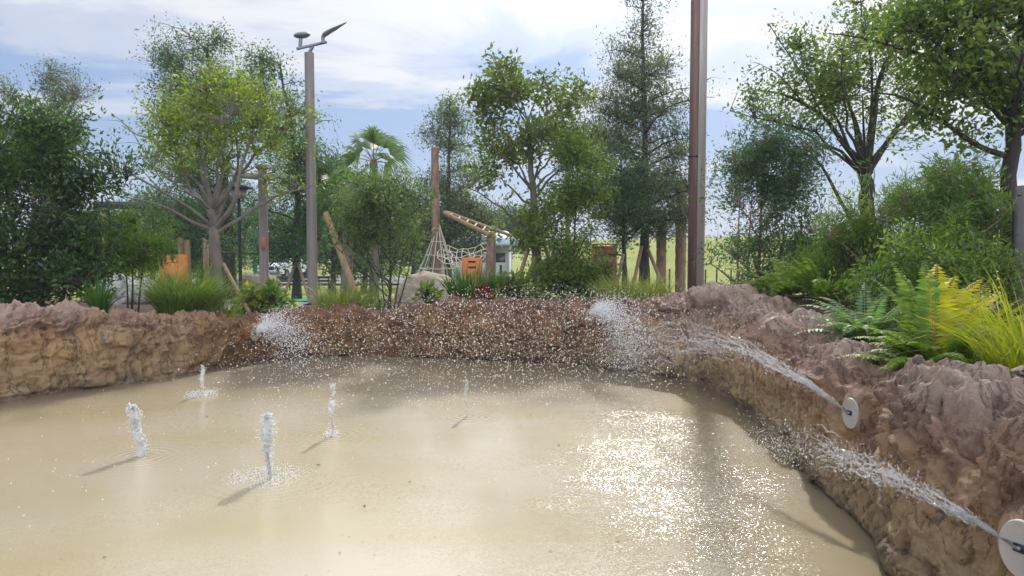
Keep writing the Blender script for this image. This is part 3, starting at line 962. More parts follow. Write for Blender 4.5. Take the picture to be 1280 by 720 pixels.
tree("yellow_tree", "spreading tree with yellow green leaves and bare pale limbs reaching left", "tree",
     A_((269, 380), (270, 335), (268, 290), (266, 262), d), 0.115, 0.075,
     [E(265, 120, 60, 26, d), E(212, 155, 34, 34, d, 1.2), E(332, 145, 44, 30, d, 1.2), E(270, 165, 78, 30, d), E(228, 202, 42, 28, d), E(322, 185, 42, 26, d), E(250, 100, 28, 16, d), E(348, 245, 18, 26, d, .3), E(195, 180, 16, 30, d, .6), E(300, 95, 24, 14, d, .6)],
     1000, 10, (0.072, 0.032), L_YELLOW, BARK_PALE, 9, clump=(70, 0.21), gap=-0.1, gscale=2.6, slope=0.7, low=0.75, spread=0.075,
     extra=[(A_((268, 292), (262, 250, .1), (256, 205, .2), (262, 150, .3), d), 0.05, 0.012), (A_((270, 285), (292, 255, -.2), (300, 215, -.3), (318, 160, -.3), d), 0.055, 0.012),
            (A_((268, 280), (285, 240, .2), (298, 205, .3), (290, 140, .2), d), 0.04, 0.01), (A_((268, 270), (240, 240), (225, 200), (210, 160), d), 0.036, 0.01),
            (A_((266, 284), (240, 262, -.2), (195, 235, -.5), (150, 210, -.7), (128, 198, -.8), d), 0.033, 0.006, False),
            (A_((265, 286), (245, 280, .1), (205, 258, .1), (165, 248, .2), (138, 243, .2), d), 0.036, 0.006, False),
            (A_((222, 250), (200, 222), (165, 165), (140, 142), d), 0.014, 0.004, False), (A_((200, 237), (170, 205), (150, 190), d), 0.01, 0.003, False),
            (A_((230, 225), (190, 212), (155, 214), d), 0.012, 0.003, False), (A_((165, 165), (150, 152), (128, 150), d), 0.006, 0.002, False),
            (A_((178, 182), (165, 178), (140, 180), d), 0.006, 0.002, False), (A_((170, 216), (150, 196), (142, 176), d), 0.006, 0.002, False)])
d = 21
tree("tall_dark_tree", "tall dark grey green tree behind the yellow tree", "tree",
     A_((288, 385), (284, 250), (258, 60), d), 0.2, 0.03,
     [E(243, 75, 42, 38, d), E(238, 125, 46, 40, d), E(262, 52, 28, 24, d), E(212, 110, 18, 36, d), E(284, 100, 20, 44, d), E(245, 225, 56, 66, d), E(205, 255, 34, 36, d), E(226, 45, 14, 20, d), E(290, 270, 30, 46, d)],
     2600, 10, (0.085, 0.034), L_DEEP, BARK_DARK, 28, clump=(85, 0.27), gap=-0.35, gscale=1.3, spread=0.11, slope=0.5)
d = 20
tree("thin_tall_tree", "tall airy green tree behind the double lamp pole", "tree",
     A_((371, 385), (369, 200), (350, 80), d), 0.12, 0.02,
     [E(350, 108, 34, 38, d), E(368, 180, 44, 50, d), E(338, 235, 42, 50, d), E(390, 245, 32, 60, d), E(330, 90, 22, 22, d), E(360, 300, 50, 30, d), E(400, 180, 18, 44, d, .8), E(372, 135, 24, 30, d), E(325, 150, 22, 40, d)],
     2200, 10, (0.085, 0.036), L_DEEP, BARK_DARK, 26, clump=(75, 0.26), gap=-0.25, gscale=1.4, spread=0.11, slope=0.35)
# --- middle
d = 12.4
tree("feathery_shrub", "large feathery grey green shrub with many thin stems in the bed left of centre", "shrub",
     A_((487, 388), (488, 330), (485, 235), d), 0.03, 0.007,
     [E(480, 268, 52, 42, d), E(497, 240, 32, 22, d), E(452, 296, 30, 36, d), E(515, 290, 20, 40, d), E(490, 338, 34, 30, d, .6), E(470, 238, 28, 16, d), E(440, 262, 20, 24, d, .7)],
     1350, 12, (0.07, 0.018), L_FEATHER2, BARK_DARK, 20, clump=(70, 0.15), gap=-0.4, spread=0.065, low=0.02, slope=0.9, twig=0.004, limb_r=0.6,
     stems=[(A_((x0, 388), (x1, 340), (x2, 280), d), 0.016, 0.004) for x0, x1, x2 in ((478, 465, 448), (482, 476, 470), (492, 500, 512), (496, 510, 522))], parts=SH)
d = 24
tree("misty_tree", "slim hazy grey tree behind the rope climbing pole", "tree",
     A_((561, 375), (561, 260), (562, 125), d), 0.13, 0.018,
     [E(563, 148, 20, 26, d), E(556, 195, 34, 38, d), E(578, 235, 32, 42, d), E(542, 235, 24, 42, d), E(586, 185, 18, 34, d, .8), E(565, 285, 44, 30, d), E(600, 265, 20, 36, d, .7)],
     2500, 9, (0.095, 0.038), L_GREY, BARK_DARK, 26, clump=(60, 0.28), gap=-0.15, gscale=1.2, spread=0.11, slope=0.35)
d = 14
tree("broadleaf_tree", "open broad leaved tree with olive leaves in the middle of the bed", "tree",
     A_((674, 385), (671, 300), (664, 215), (660, 150), d), 0.105, 0.03,
     [E(635, 102, 52, 18, d), E(690, 118, 42, 20, d), E(612, 128, 24, 30, d), E(660, 168, 64, 30, d), E(714, 168, 26, 40, d), E(632, 225, 34, 42, d), E(690, 240, 44, 42, d), E(738, 150, 14, 26, d, .6), E(655, 280, 48, 24, d), E(600, 180, 14, 30, d, .5)],
     800, 11, (0.10, 0.05), L_OLIVE, BARK_GREY, 22, clump=(42, 0.16), gap=0.1, gscale=2.6, spread=0.08, slope=0.9, low=0.35)
d = 13
tree("multi_stem_shrub", "leafy many stemmed shrub right of the broad leaved tree, in front of the timber boards", "shrub",
     A_((715, 388), (717, 320), (722, 215), d), 0.03, 0.007,
     [E(715, 295, 30, 46, d), E(724, 230, 30, 42, d), E(705, 348, 40, 26, d, 1.3), E(738, 348, 22, 20, d), E(690, 275, 20, 36, d), E(748, 245, 18, 30, d, .7), E(715, 190, 20, 24, d, .5)],
     1700, 11, (0.07, 0.027), L_MIX, BARK_DARK, 18, clump=(60, 0.14), gap=-0.25, spread=0.065, low=0.02, slope=0.9, twig=0.004, limb_r=0.6,
     stems=[(A_((x0, 388), (x1, 330), (x2, 250), d), 0.015, 0.004) for x0, x1, x2 in ((706, 695, 685), (710, 704, 700), (722, 735, 742))], parts=SH)
d = 18
tree("tall_cypress", "tallest tree, a thin grey leaved cypress left of the big timber pole", "tree",
     A_((805, 388), (806, 220), (802, -30), d), 0.15, 0.02,
     [E(802, 0, 34, 50, d, .8), E(800, 75, 54, 42, d), E(772, 120, 38, 36, d), E(832, 130, 38, 46, d), E(792, 165, 62, 36, d), E(782, 225, 62, 42, d, 1.2), E(842, 220, 30, 50, d, 1.3), E(815, 268, 56, 34, d, 1.2), E(760, 190, 26, 34, d), E(850, 255, 24, 36, d, 1.2), E(760, 262, 34, 30, d)],
     4300, 8, (0.074, 0.03), L_GREY, BARK_DARK, 60, gap=-0.4, gscale=1.6, spread=0.10, slope=0.3, low=0.25, clump=(210, 0.2))
d = 17
tree("dark_young_tree", "dark young tree with staked trunk left of the cypress", "tree",
     A_((781, 388), (780, 300), (776, 200), d), 0.08, 0.015,
     [E(772, 245, 38, 42, d), E(798, 270, 32, 28, d), E(752, 215, 22, 35, d)],
     900, 10, (0.07, 0.03), L_DEEP, BARK_DARK, 14, clump=(35, 0.2), gap=-0.2, spread=0.09, slope=0.35, low=0.35)
# --- right
d = 10.6
tree("willow_shrub", "big dense blue green shrub right of the big timber pole", "shrub",
     A_((945, 395), (948, 330), (955, 180), d), 0.045, 0.01,
     [E(938, 180, 32, 32, d), E(960, 205, 48, 40, d), E(930, 250, 36, 52, d), E(985, 240, 34, 56, d), E(1008, 205, 22, 36, d), E(936, 305, 36, 30, d, .8), E(1000, 305, 30, 46, d), E(975, 345, 48, 32, d), E(905, 200, 14, 24, d, .4)],
     1700, 12, (0.068, 0.019), L_DEEP, BARK_BROWN, 22, clump=(85, 0.15), gap=-0.4, spread=0.06, low=0.02, slope=0.8, twig=0.004, limb_r=0.6,
     stems=[(A_((x0, 392), (x1, 330), (x2, 240), d), 0.022, 0.005) for x0, x1, x2 in ((925, 922, 925), (935, 935, 940), (960, 975, 985), (970, 995, 1005))], parts=SH)
d = 11
tree("forked_tree", "dark forked tree with wide thin crown and vine covered trunk", "tree",
     A_((1083, 400), (1084, 300), (1083, 235), (1083, 205), d), 0.115, 0.085,
     [E(1000, 110, 58, 24, d), E(952, 118, 22, 24, d, .8), E(1060, 90, 50, 30, d), E(1100, 125, 46, 28, d), E(1040, 138, 60, 20, d), E(1120, 60, 40, 36, d), E(1155, 110, 34, 40, d), E(1002, 50, 20, 12, d, .5), E(1090, 165, 46, 22, d, .6), E(985, 82, 36, 14, d, .7), E(1010, 160, 50, 16, d, .5), E(1085, 30, 30, 24, d, .6)],
     950, 10, (0.07, 0.032), L_MIX, BARK_DARK, 8, clump=(50, 0.17), gap=0.1, gscale=2.6, spread=0.075, slope=0.8, low=0.9, limb_r=0.3,
     extra=[(A_((1082, 215), (1055, 180, .2), (1028, 145, .3), (985, 120, .4), (945, 112, .4), d), 0.05, 0.008), (A_((1084, 212), (1092, 150), (1102, 90, -.2), (1138, 30, -.3), d), 0.055, 0.012),
            (A_((1086, 214), (1118, 165, -.2), (1148, 128, -.2), (1168, 100, -.3), d), 0.05, 0.012), (A_((1081, 212), (1072, 160, .4), (1052, 110, .6), (1040, 80, .6), d), 0.035, 0.01),
            (A_((1078, 300), (1050, 250, -.2), (1025, 205, -.4), (1000, 190, -.5), d), 0.032, 0.008, False), (A_((1083, 220), (1080, 170, -.5), (1078, 120, -.8), d), 0.026, 0.008),
            (A_((1028, 145), (1010, 105), (1000, 60), d), 0.014, 0.005), (A_((1005, 130), (975, 95), (950, 80), d), 0.012, 0.004)])
d = 8
tree("shade_tree", "large dark leafy tree at the right edge with a low limb reaching left", "tree",
     A_((1268, 440), (1262, 320), (1262, 200), (1276, 60), (1290, -60), d), 0.10, 0.05,
     [E(1220, 60, 84, 52, d, 1.2), E(1150, 38, 46, 38, d), E(1275, 120, 50, 55, d), E(1180, 108, 50, 30, d), E(1228, 168, 42, 30, d, .9), E(1190, 5, 80, 30, d, 1.1), E(1300, -20, 90, 60, d), E(1330, 100, 55, 90, d), E(1155, 165, 40, 26, d, .6), E(1265, 60, 40, 50, d), E(1200, 215, 40, 16, d, .4)],
     1350, 11, (0.075, 0.036), L_MIX, BARK_DARK, 20, clump=(75, 0.17), gap=-0.2, gscale=2.8, spread=0.065, slope=0.5, low=0.35, twig=0.005,
     extra=[(A_((1262, 196), (1222, 182), (1172, 147), (1130, 122), (1096, 116), d), 0.032, 0.007), (A_((1266, 150), (1230, 110), (1190, 70), (1150, 40), d), 0.03, 0.008)])
d = 8.2
FEA = (0.07, 0.011)
tree("feathery_bush", "thin feathery bush below the forked tree trunk", "bush",
     A_((1085, 420), (1088, 340), (1092, 250), d), 0.022, 0.005,
     [E(1085, 315, 50, 40, d), E(1045, 335, 36, 40, d), E(1108, 262, 20, 30, d, .5), E(1045, 280, 26, 30, d, .5), E(1075, 250, 18, 50, d, .6)],
     620, 15, FEA, L_FEATHER, BARK_DARK, 16, gap=-0.05, gscale=3, spread=0.04, low=0.02, slope=1.0, twig=0.0035, jitter=0.45, up=0.5, limb_r=0.6, parts=SH,
     stems=[(A_((1070, 420), (1060, 350), (1045, 280), d), 0.014, 0.004)])
d = 7.5
tree("feathery_bush", "taller feathery cypress like bush standing left of the grey post", "bush",
     A_((1195, 430), (1192, 330), (1190, 215), d), 0.022, 0.005,
     [E(1200, 270, 42, 46, d), E(1180, 232, 24, 36, d, .6), E(1226, 225, 24, 32, d, .6), E(1205, 320, 50, 30, d), E(1238, 280, 20, 40, d), E(1155, 275, 30, 36, d, .6), E(1130, 250, 26, 36, d, .4)],
     800, 15, FEA, L_FEATHER, BARK_BROWN, 18, gap=-0.05, gscale=3, spread=0.04, low=0.02, slope=1.0, twig=0.0035, jitter=0.45, up=0.5, limb_r=0.6, parts=SH,
     stems=[(A_((1133, 430), (1134, 330), (1132, 215), d), 0.014, 0.004), (A_((1116, 430), (1114, 340), (1106, 240), d), 0.011, 0.003), (A_((1133, 300), (1150, 240), (1190, 200), d), 0.008, 0.002)])
d = 6.6
tree("low_shrub", "low leafy green shrub between the yellow fern and the grey post", "shrub",
     A_((1235, 450), (1235, 380), (1232, 310), d), 0.015, 0.004,
     [E(1228, 335, 40, 26, d), E(1252, 355, 30, 34, d), E(1200, 350, 34, 34, d), E(1165, 335, 34, 26, d, .7)],
     300, 13, (0.05, 0.02), L_MIX, BARK_DARK, 14, gap=0.0, gscale=3, spread=0.05, low=0.02, slope=0.8, twig=0.003, limb_r=0.6, parts=SH)
d = 6.9
tree("low_shrub", "low mixed green shrub behind the pale drooping fern", "shrub",
     A_((1120, 450), (1120, 400), (1122, 340), d), 0.015, 0.004,
     [E(1120, 360, 40, 34, d), E(1150, 345, 30, 30, d), E(1085, 365, 26, 24, d, .6), E(1150, 395, 26, 26, d)],
     420, 13, (0.06, 0.013), L_FEATHER, BARK_DARK, 14, gap=0.0, gscale=3, spread=0.05, low=0.02, slope=0.9, twig=0.003, jitter=0.5, up=0.3, limb_r=0.6, parts=SH)
d = 7.2
tree("light_bush", "tall airy light green bush between the forked tree and the yellow fern", "bush",
     A_((1140, 430), (1142, 360), (1146, 290), d), 0.018, 0.005,
     [E(1142, 330, 40, 42, d), E(1110, 350, 32, 34, d), E(1165, 310, 26, 36, d), E(1140, 290, 22, 26, d, .7)],
     420, 12, (0.055, 0.02), L_LIGHT, BARK_DARK, 14, clump=(45, .09), gap=-0.1, gscale=3, spread=0.04, low=0.02, slope=0.9, twig=0.003, limb_r=0.6, parts=SH)
d = 9.2
tree("light_bush", "light green bush filling the bank between the blue green shrub and the forked tree trunk", "bush",
     A_((1035, 410), (1036, 360), (1038, 310), d), 0.018, 0.005,
     [E(1035, 340, 34, 36, d), E(1060, 325, 26, 36, d), E(1018, 355, 26, 28, d), E(1062, 365, 26, 26, d)],
     420, 12, (0.06, 0.022), L_LIGHT, BARK_DARK, 14, clump=(40, .11), gap=-0.1, gscale=3, spread=0.045, low=0.02, slope=0.9, twig=0.003, limb_r=0.6, parts=SH)
d = 7.9
tree("light_bush", "tallest thin light green feathery bush between the forked tree trunk and the grey post", "bush",
     A_((1160, 430), (1162, 340), (1168, 240), d), 0.018, 0.004,
     [E(1150, 262, 40, 40, d), E(1190, 250, 36, 40, d), E(1222, 262, 30, 44, d), E(1120, 290, 30, 40, d), E(1178, 215, 26, 26, d, .6), E(1060, 280, 34, 40, d, .8), E(1210, 300, 40, 36, d)],
     720, 13, (0.065, 0.012), L_LIGHT, BARK_BROWN, 20, clump=(70, .085), gap=-0.1, gscale=3, spread=0.04, low=0.02, slope=1.0, twig=0.003, jitter=0.5, up=0.5, limb_r=0.6, parts=SH,
     stems=[(A_((1130, 430), (1110, 350), (1062, 270), d), 0.012, 0.003), (A_((1190, 430), (1205, 340), (1220, 250), d), 0.012, 0.003)])
# --- background wood edge
BG = [(-60, 34, 245, 60, 70, "leftmost, half hidden by the evergreen shrub"), (125, 33, 300, 46, 34, "left of the slender bush"), (190, 36, 285, 56, 50, "behind the orange play panel"),
      (255, 34, 300, 40, 46, "behind the yellow tree trunk"), (322, 66, 290, 48, 42, "behind the timber cross post"), (372, 70, 296, 44, 34, "behind the white pickup truck"), (415, 35, 270, 44, 64, "right of the double lamp pole"),
      (455, 38, 285, 50, 60, "below the fan palm"), (515, 44, 295, 40, 40, "left of the climbing pole"), (635, 54, 285, 44, 26, "right of the blue roofed pavilion")]
for i, (px, d, cy, rx, ry, lab) in enumerate(BG):
    tree("background_tree", "dark green distant tree, " + lab, "tree", A_((px, 372), (px + 2, 320), (px, cy - ry * 0.6), d), 0.16, 0.03,
         [E(px, cy, rx, ry, d), E(px - rx * .5, cy + ry * .35, rx * .7, ry * .6, d), E(px + rx * .5, cy + ry * .3, rx * .7, ry * .6, d), E(px + 4, cy - ry * .5, rx * .6, ry * .6, d), E(px, cy + ry * .6, rx * .9, ry * .6, d)],
         1100, 8, (0.2, 0.1), L_DARK if i % 2 else L_DEEP, BARK_DARK, 12, gap=-0.4, gscale=0.9, spread=0.22, slope=0.5, group="background trees beyond the playground")


# ------------------------------------------------------------------ palms
def fan_palm(label, px, py, d, fr, n, base_px=None):
    top = at(px, py, d)
    b = base_at(base_px or px, d)
    o = empty("fan_palm", b, label, "palm")
    tr = resample([b - np.array([0, 0, .1]), (b + top) / 2 + np.array([0.04, 0, 0]), top], 14)
    mk("trunk", tube(tr, np.linspace(0.15, 0.11, 14), 9), BARK_GREY, o, smooth=True)
    ch, st = [], []
    for i in range(n):
        az = i * 2.399 + rng.uniform(-.2, .2); el = R(88 - 108 * (i / n) + rng.uniform(-8, 8))
        dirh = np.array([math.cos(az), math.sin(az), 0])
        ax = dirh * math.cos(el) + np.array([0, 0, math.sin(el)])
        hub = top + ax * fr * 0.45 + np.array([0, 0, -0.04 * fr])
        st += tube(bez(top, top + ax * fr * .3 + np.array([0, 0, .05 * fr]), hub, 5), [0.016, 0.014, 0.012, 0.01, 0.009], 4)
        side = unit(np.cross(ax, [0, 0, 1]) + 1e-3); nr = np.cross(side, ax)
        ro = rng.uniform(-1.1, 1.1); side, nr = side * math.cos(ro) + nr * math.sin(ro), nr * math.cos(ro) - side * math.sin(ro)
        m_ = 18
        a = np.linspace(-1.15, 1.15, m_)
        dirs = ax[None] * np.cos(a)[:, None] + side[None] * np.sin(a)[:, None] + nr * (0.22 * np.abs(np.sin(a)))[:, None] * -1
        ln = fr * (0.62 - 0.12 * np.abs(a) / 1.5) * rng.uniform(.9, 1.05, m_)
        mid = hub + dirs * ln[:, None] * 0.55
        tip = hub + dirs * ln[:, None] + np.array([0, 0, -1]) * (0.34 * ln)[:, None]
        wv_ = unit(np.cross(dirs, nr)) * (0.017 * fr / 0.8)
        V = np.stack([hub + wv_ * .25, mid + wv_, tip, mid - wv_, hub - wv_ * .25], 1).reshape(-1, 3)
        ch.append((V, np.arange(5 * m_).reshape(m_, 5)))
    mk("crown", ch + [(c[0], c[1], 1) for c in st], [L_PALM, WOOD_STAKE], o)
    return o


fan_palm("fan palm with spreading green fronds against the sky left of centre", 467, 203, 22, 1.25, 15)
fan_palm("shorter dark fan palm beside the double lamp pole", 432, 245, 19, 0.9, 15)


# ------------------------------------------------------------------ grasses and ferns
def grass_clump(name, label, cat, px, d, n, L, spread, lmat, width=0.009, lean=0.6, off=None, group=None, stiff=1.0, wide=None, z=None):
    b = base_at(px, d)
    if z is not None: b[2] = z
    az = rng.uniform(0, 2 * math.pi, n)
    r = spread * np.sqrt(rng.random(n))
    wx, wy = (wide or 1.0), 1.0
    B = b + np.column_stack([np.cos(az) * r * wx, np.sin(az) * r * wy, np.zeros(n)])
    B[:, 2] = terrain(B[:, :2]) - 0.02 if z is None else z
    az2 = az + rng.normal(size=n) * 0.7
    H = np.column_stack([np.cos(az2), np.sin(az2), np.zeros(n)])
    ln = L * rng.uniform(0.55, 1.1, n)
    le = lean * rng.uniform(0.2, 1.2, n)
    S = 6
    t = np.linspace(0, 1, S)
    V = []
    side = np.column_stack([-np.sin(az2 + rng.normal(size=n) * .8), np.cos(az2), np.zeros(n)])
    for tt_ in t:
        out_ = le * tt_ ** 1.6
        zz_ = tt_ * (1 - 0.55 * le * tt_ ** 1.8 / stiff)
        C = B + H * (ln * out_)[:, None] + np.array([0, 0, 1]) * (ln * zz_)[:, None]
        wd = width * (1 - tt_ ** 1.7) * rng.uniform(.7, 1.2, n)
        V += [C - side * wd[:, None] / 2, C + side * wd[:, None] / 2]
    V = np.stack(V, 1)
    f = np.array([[2 * i, 2 * i + 1, 2 * i + 3, 2 * i + 2] for i in range(S - 1)])
    F = (f[None] + (np.arange(n) * 2 * S)[:, None, None]).reshape(-1, 4)
    o = mk(name, (V.reshape(-1, 3), F), lmat, org=b)
    return tag(o, label, cat, group)


grass_clump("grass_clump", "big fountain of glossy green ornamental grass on the left rock wall", "grass clump", 230, 10.6, 1300, 0.98, 0.30, L_GRASS, 0.013, 1.0)
grass_clump("grass_clump", "yellow green grass clump right against the fountain grass", "grass clump", 277, 10.6, 620, 0.74, 0.2, L_GRASSP, 0.010, 0.95)
grass_clump("grass_clump", "pale yellow grass clump at the foot of the double lamp pole", "grass clump", 432, 11.9, 600, 0.68, 0.28, L_GRASSP, 0.009, 0.8, wide=1.5)
grass_clump("spiky_plant", "dark green spiky strap leaved clump in front of the orange slotted panel", "plant", 588, 12.0, 420, 0.72, 0.2, L_SPIKY, 0.022, 0.75, wide=1.5)
grass_clump("grass_clump", "soft light green grass clump in front of the cypress trunk", "grass clump", 790, 11.3, 800, 0.56, 0.36, L_GRASSP, 0.008, 0.8, wide=1.5)
grass_clump("grass_clump", "small grass clump at the foot of the feathery shrub", "grass clump", 465, 12.3, 160, 0.25, 0.14, L_GRASS, 0.008, 0.8, wide=1.4)
grass_clump("spiky_plant", "dark strap leaved plant under the evergreen shrub at left", "plant", 124, 9.9, 150, 0.6, 0.07, L_SPIKY, 0.026, 0.7)
grass_clump("grass_clump", "tiny bright grass tuft below the slender bush", "grass clump", 178, 10.2, 120, 0.15, 0.12, L_BRIGHT, 0.008, 0.8, wide=1.4)
grass_clump("grass_clump", "long yellow green grass arching over the near right rock", "grass clump", 1300, 4.25, 420, 0.9, 0.16, L_GRASSY, 0.011, 1.0, wide=1.2)
grass_clump("grass_clump", "smaller yellow green grass tuft beside the yellow fern", "grass clump", 1235, 4.8, 150, 0.5, 0.10, L_GRASSY, 0.008, 0.9)


def leafy_plant(label, px, d, r, h, n, lmat, name="leafy_plant"):
    b = base_at(px, d)
    X = np.column_stack([rng.normal(size=n) * r * .5, rng.normal(size=n) * r * .4, rng.random(n) ** 0.8 * h])
    X[:, 2] *= np.clip(1.2 - np.hypot(X[:, 0], X[:, 1]) / (r * 1.3), 0.2, 1)
    Pp = b + X
    st = []
    for i in range(0, n, max(1, n // 150)):
        st += [(c[0], c[1], 1) for c in tube(bez(b, b + X[i] * np.array([.3, .3, .7]), Pp[i], 4), [.006, .005, .004, .002], 4)]
    Aa = X * np.array([1, 1, .3]) + rng.normal(size=(n, 3)) * 0.12
    s = rng.uniform(.7, 1.2, n)
    o = mk(name, [leaves(Pp, Aa, 0.10 * s, 0.055 * s)] + st, [lmat, BARK_DARK], org=b)
    return tag(o, label, "plant")


leafy_plant("yellow green leafy plant at the foot of the timber cross post", 340, 12.2, 0.24, 0.46, 380, L_BRIGHT)
leafy_plant("small yellow green leafy plant left of the timber cross post", 314, 12.0, 0.24, 0.42, 280, L_YELLOW)
leafy_plant("low red leaved plant beside the dark spiky clump", 604, 11.3, 0.12, 0.24, 130, L_RED)
leafy_plant("green ground plant at the foot of the broad leaved tree", 640, 12.2, 0.4, 0.42, 480, L_OLIVE)
leafy_plant("small green plant right of the feathery shrub", 535, 12.0, 0.2, 0.36, 180, L_MIX)


def fern(label, px, d, specs, lmat, pairs=26, z=None, pin=0.105, name="fern", yellow=()):
    """specs: (azimuth deg from +X, start elevation deg, length, droop)"""
    b = base_at(px, d)
    if z is not None: b[2] = z
    o = empty(name, b, label, "fern")
    for i, (az, el, L, dr) in enumerate(specs):
        a = R(az)
        hdir = np.array([math.cos(a), math.sin(a), 0])
        pts = []
        p_ = b + np.array([rng.normal() * .02, rng.normal() * .02, 0]); e = R(el)
        S = 22
        for k in range(S):
            pts.append(p_.copy())
            p_ = p_ + (hdir * math.cos(e) + np.array([0, 0, math.sin(e)])) * L / S
            e -= R(dr) / S * (0.4 + 1.2 * k / S)
        pts = np.array(pts)
        t = np.linspace(0.10, 0.99, pairs)
        ix = t * (S - 1)
        C = np.column_stack([np.interp(ix, np.arange(S), pts[:, c]) for c in range(3)])
        T = unit(np.column_stack([np.interp(ix, np.arange(S), np.gradient(pts[:, c])) for c in range(3)]))
        sd_ = unit(np.cross(T, [0, 0, 1])); up_ = np.cross(sd_, T)
        ln = pin * (L / 0.7) * np.clip(np.sin(np.pi * np.clip(t * 0.93 + 0.07, 0, 1)) ** 0.6 * (1.25 - 0.75 * t), 0.12, 2)
        ch = [(c[0], c[1], 1) for c in tube(pts, np.linspace(0.0035, 0.001, S), 4)]
        for sgn in (1, -1):
            Ax = sd_ * sgn + T * 0.35 - up_ * 0.18 + rng.normal(size=C.shape) * 0.06
            ll = ln * rng.uniform(.85, 1.1, pairs)
            ch.append(leaves(C, Ax, ll, np.minimum(L / pairs * 1.35, ll * 0.4), fold=0.12, N=up_ + rng.normal(size=C.shape) * .15))
        f = mk("frond", ch, [L_FERNY if i in yellow else lmat, WOOD_STAKE], o)
        if i in yellow: f["label"] = "yellowed frond"


def fan_specs(n, L, a0=0, a1=360, el=(40, 75), dr=(60, 110)):
    return [(a0 + (a1 - a0) * (i + rng.uniform(.1, .9)) / n, rng.uniform(*el), L * rng.uniform(.7, 1.1), rng.uniform(*dr)) for i in range(n)]


fern("large fern with upright yellowed fronds on the near right rock", 1168, 4.8,
     [(62, 100, .92, 105), (45, 90, .86, 95), (78, 95, .85, 70), (22, 80, .85, 75), (115, 86, .85, 55), (8, 76, .8, 80), (95, 80, .8, 60), (140, 80, .8, 65), (30, 95, .8, 110)] + fan_specs(46, .60, 110, 420, (35, 85), (60, 115)), L_FERN, 36, yellow=(0, 1, 3, 5, 8), pin=0.12)
fern("pale drooping fern hanging over the rock above the wall nozzle", 1112, 4.95, fan_specs(38, .50, 100, 340, (25, 80), (60, 115)), L_FERNB, 32, pin=0.12)
fern("green fern on the bank below the blue green shrub", 985, 9.0, fan_specs(22, .9, 0, 360, (30, 65), (60, 110)), L_FERN, 22, pin=0.1)
fern("green fern at the back of the bed left of the feathery bush", 1032, 8.2, fan_specs(22, .95, 0, 360, (40, 75), (60, 110)), L_FERN, 22, pin=0.1)
fern("pale fern in the bed above the dark gap in the rock", 1085, 6.3, fan_specs(36, .74, 0, 360, (30, 70), (60, 110)), L_FERNB, 22, pin=0.09)
fern("bright fern behind the yellowed fern, in front of the low shrub", 1218, 5.3, fan_specs(40, .74, 0, 360, (40, 85), (60, 100)), L_FERNL, 30)

# ------------------------------------------------------------------ poles and posts
def spost(px, d, top_py):
    b = base_at(px, d); b[2] -= 0.05
    t = at(px, top_py, d)
    return b, np.array([b[0], b[1], t[2]])


# double lamp pole
d = 13.6
b, t = spost(391, d, 66)
lp = empty("lamp_pole", b + [0, 0, .05], "tall wooden lamp pole with two grey metal heads on a crossbar", "lamp")
mk("pole", tube(np.linspace(b, t, 12), np.linspace(0.088, 0.078, 12), 14), WOOD_GREY, lp, smooth=True)
st0 = t; st1 = at(391, 58, d)
mk("stem", tube([st0, (st0 + st1) / 2, st1], 0.028, 10), METAL, lp, smooth=True)
ca, cb_ = at(371, 61, d - .12), at(408, 52.5, d + .12)
cbar = unit(cb_ - ca)
mk("crossbar", tube([ca, (ca + cb_) / 2, cb_], 0.026, 10), METAL, lp, smooth=True)
# left head: a shallow dish on a short neck
a0 = at(375, 59, d); a1 = at(376, 48, d)
neck = tube([a0, (a0 + a1) / 2, a1], [0.028, 0.034, 0.028], 10)
ang = np.linspace(0, 2 * math.pi, 24, endpoint=False)
ringz = [(0.02, -0.03), (0.09, -0.025), (0.135, 0.0), (0.14, 0.02), (0.11, 0.045), (0.04, 0.055)]
c0 = at(377.5, 45, d)
tilt = np.array(Matrix.Rotation(R(-6), 3, 'Y'))
Vd = np.vstack([np.column_stack([np.cos(ang) * r_, np.sin(ang) * r_ * .8, np.full(24, z_)]) for r_, z_ in ringz]) @ tilt.T + c0
fd = np.array([[i * 24 + j, i * 24 + (j + 1) % 24, (i + 1) * 24 + (j + 1) % 24, (i + 1) * 24 + j] for i in range(5) for j in range(24)])
capb = np.array([[j, (j + 1) % 24, 0] for j in range(1, 23)]); capt = np.array([[120 + j, 120 + (j + 1) % 24, 120] for j in range(1, 23)])
hd = mk("lamp_head", [(Vd, fd), (Vd[:24], capb), (Vd[120:144], capt - 120)] + neck, METAL, lp, smooth=True)
hd["label"] = "flat dish shaped lamp head"
# right head: swept wing
cur = resample([at(404, 54, d), at(404, 46, d), at(409, 41, d), at(420, 35, d), at(433, 28, d)], 16)
wd_ = np.interp(np.linspace(0, 1, 16), [0, .25, .45, .7, 1], [0.028, 0.032, 0.085, 0.075, 0.012])
th_ = np.interp(np.linspace(0, 1, 16), [0, .25, .45, .7, 1], [0.028, 0.032, 0.035, 0.026, 0.008])
T_ = unit(np.gradient(cur, axis=0)); dep = np.array([0.1, 1.0, 0]); dep /= np.linalg.norm(dep)
Un = unit(np.cross(T_, dep))
an = np.linspace(0, 2 * math.pi, 12, endpoint=False)
Vw = (cur[:, None] + dep[None, None] * (wd_[:, None] * np.cos(an)[None])[..., None] + Un[:, None] * (th_[:, None] * np.sin(an)[None])[..., None]).reshape(-1, 3)
fw = np.array([[i * 12 + j, i * 12 + (j + 1) % 12, (i + 1) * 12 + (j + 1) % 12, (i + 1) * 12 + j] for i in range(15) for j in range(12)])
hd = mk("lamp_head", (Vw, fw), METAL, lp, smooth=True)
hd["label"] = "swept wing shaped lamp head"

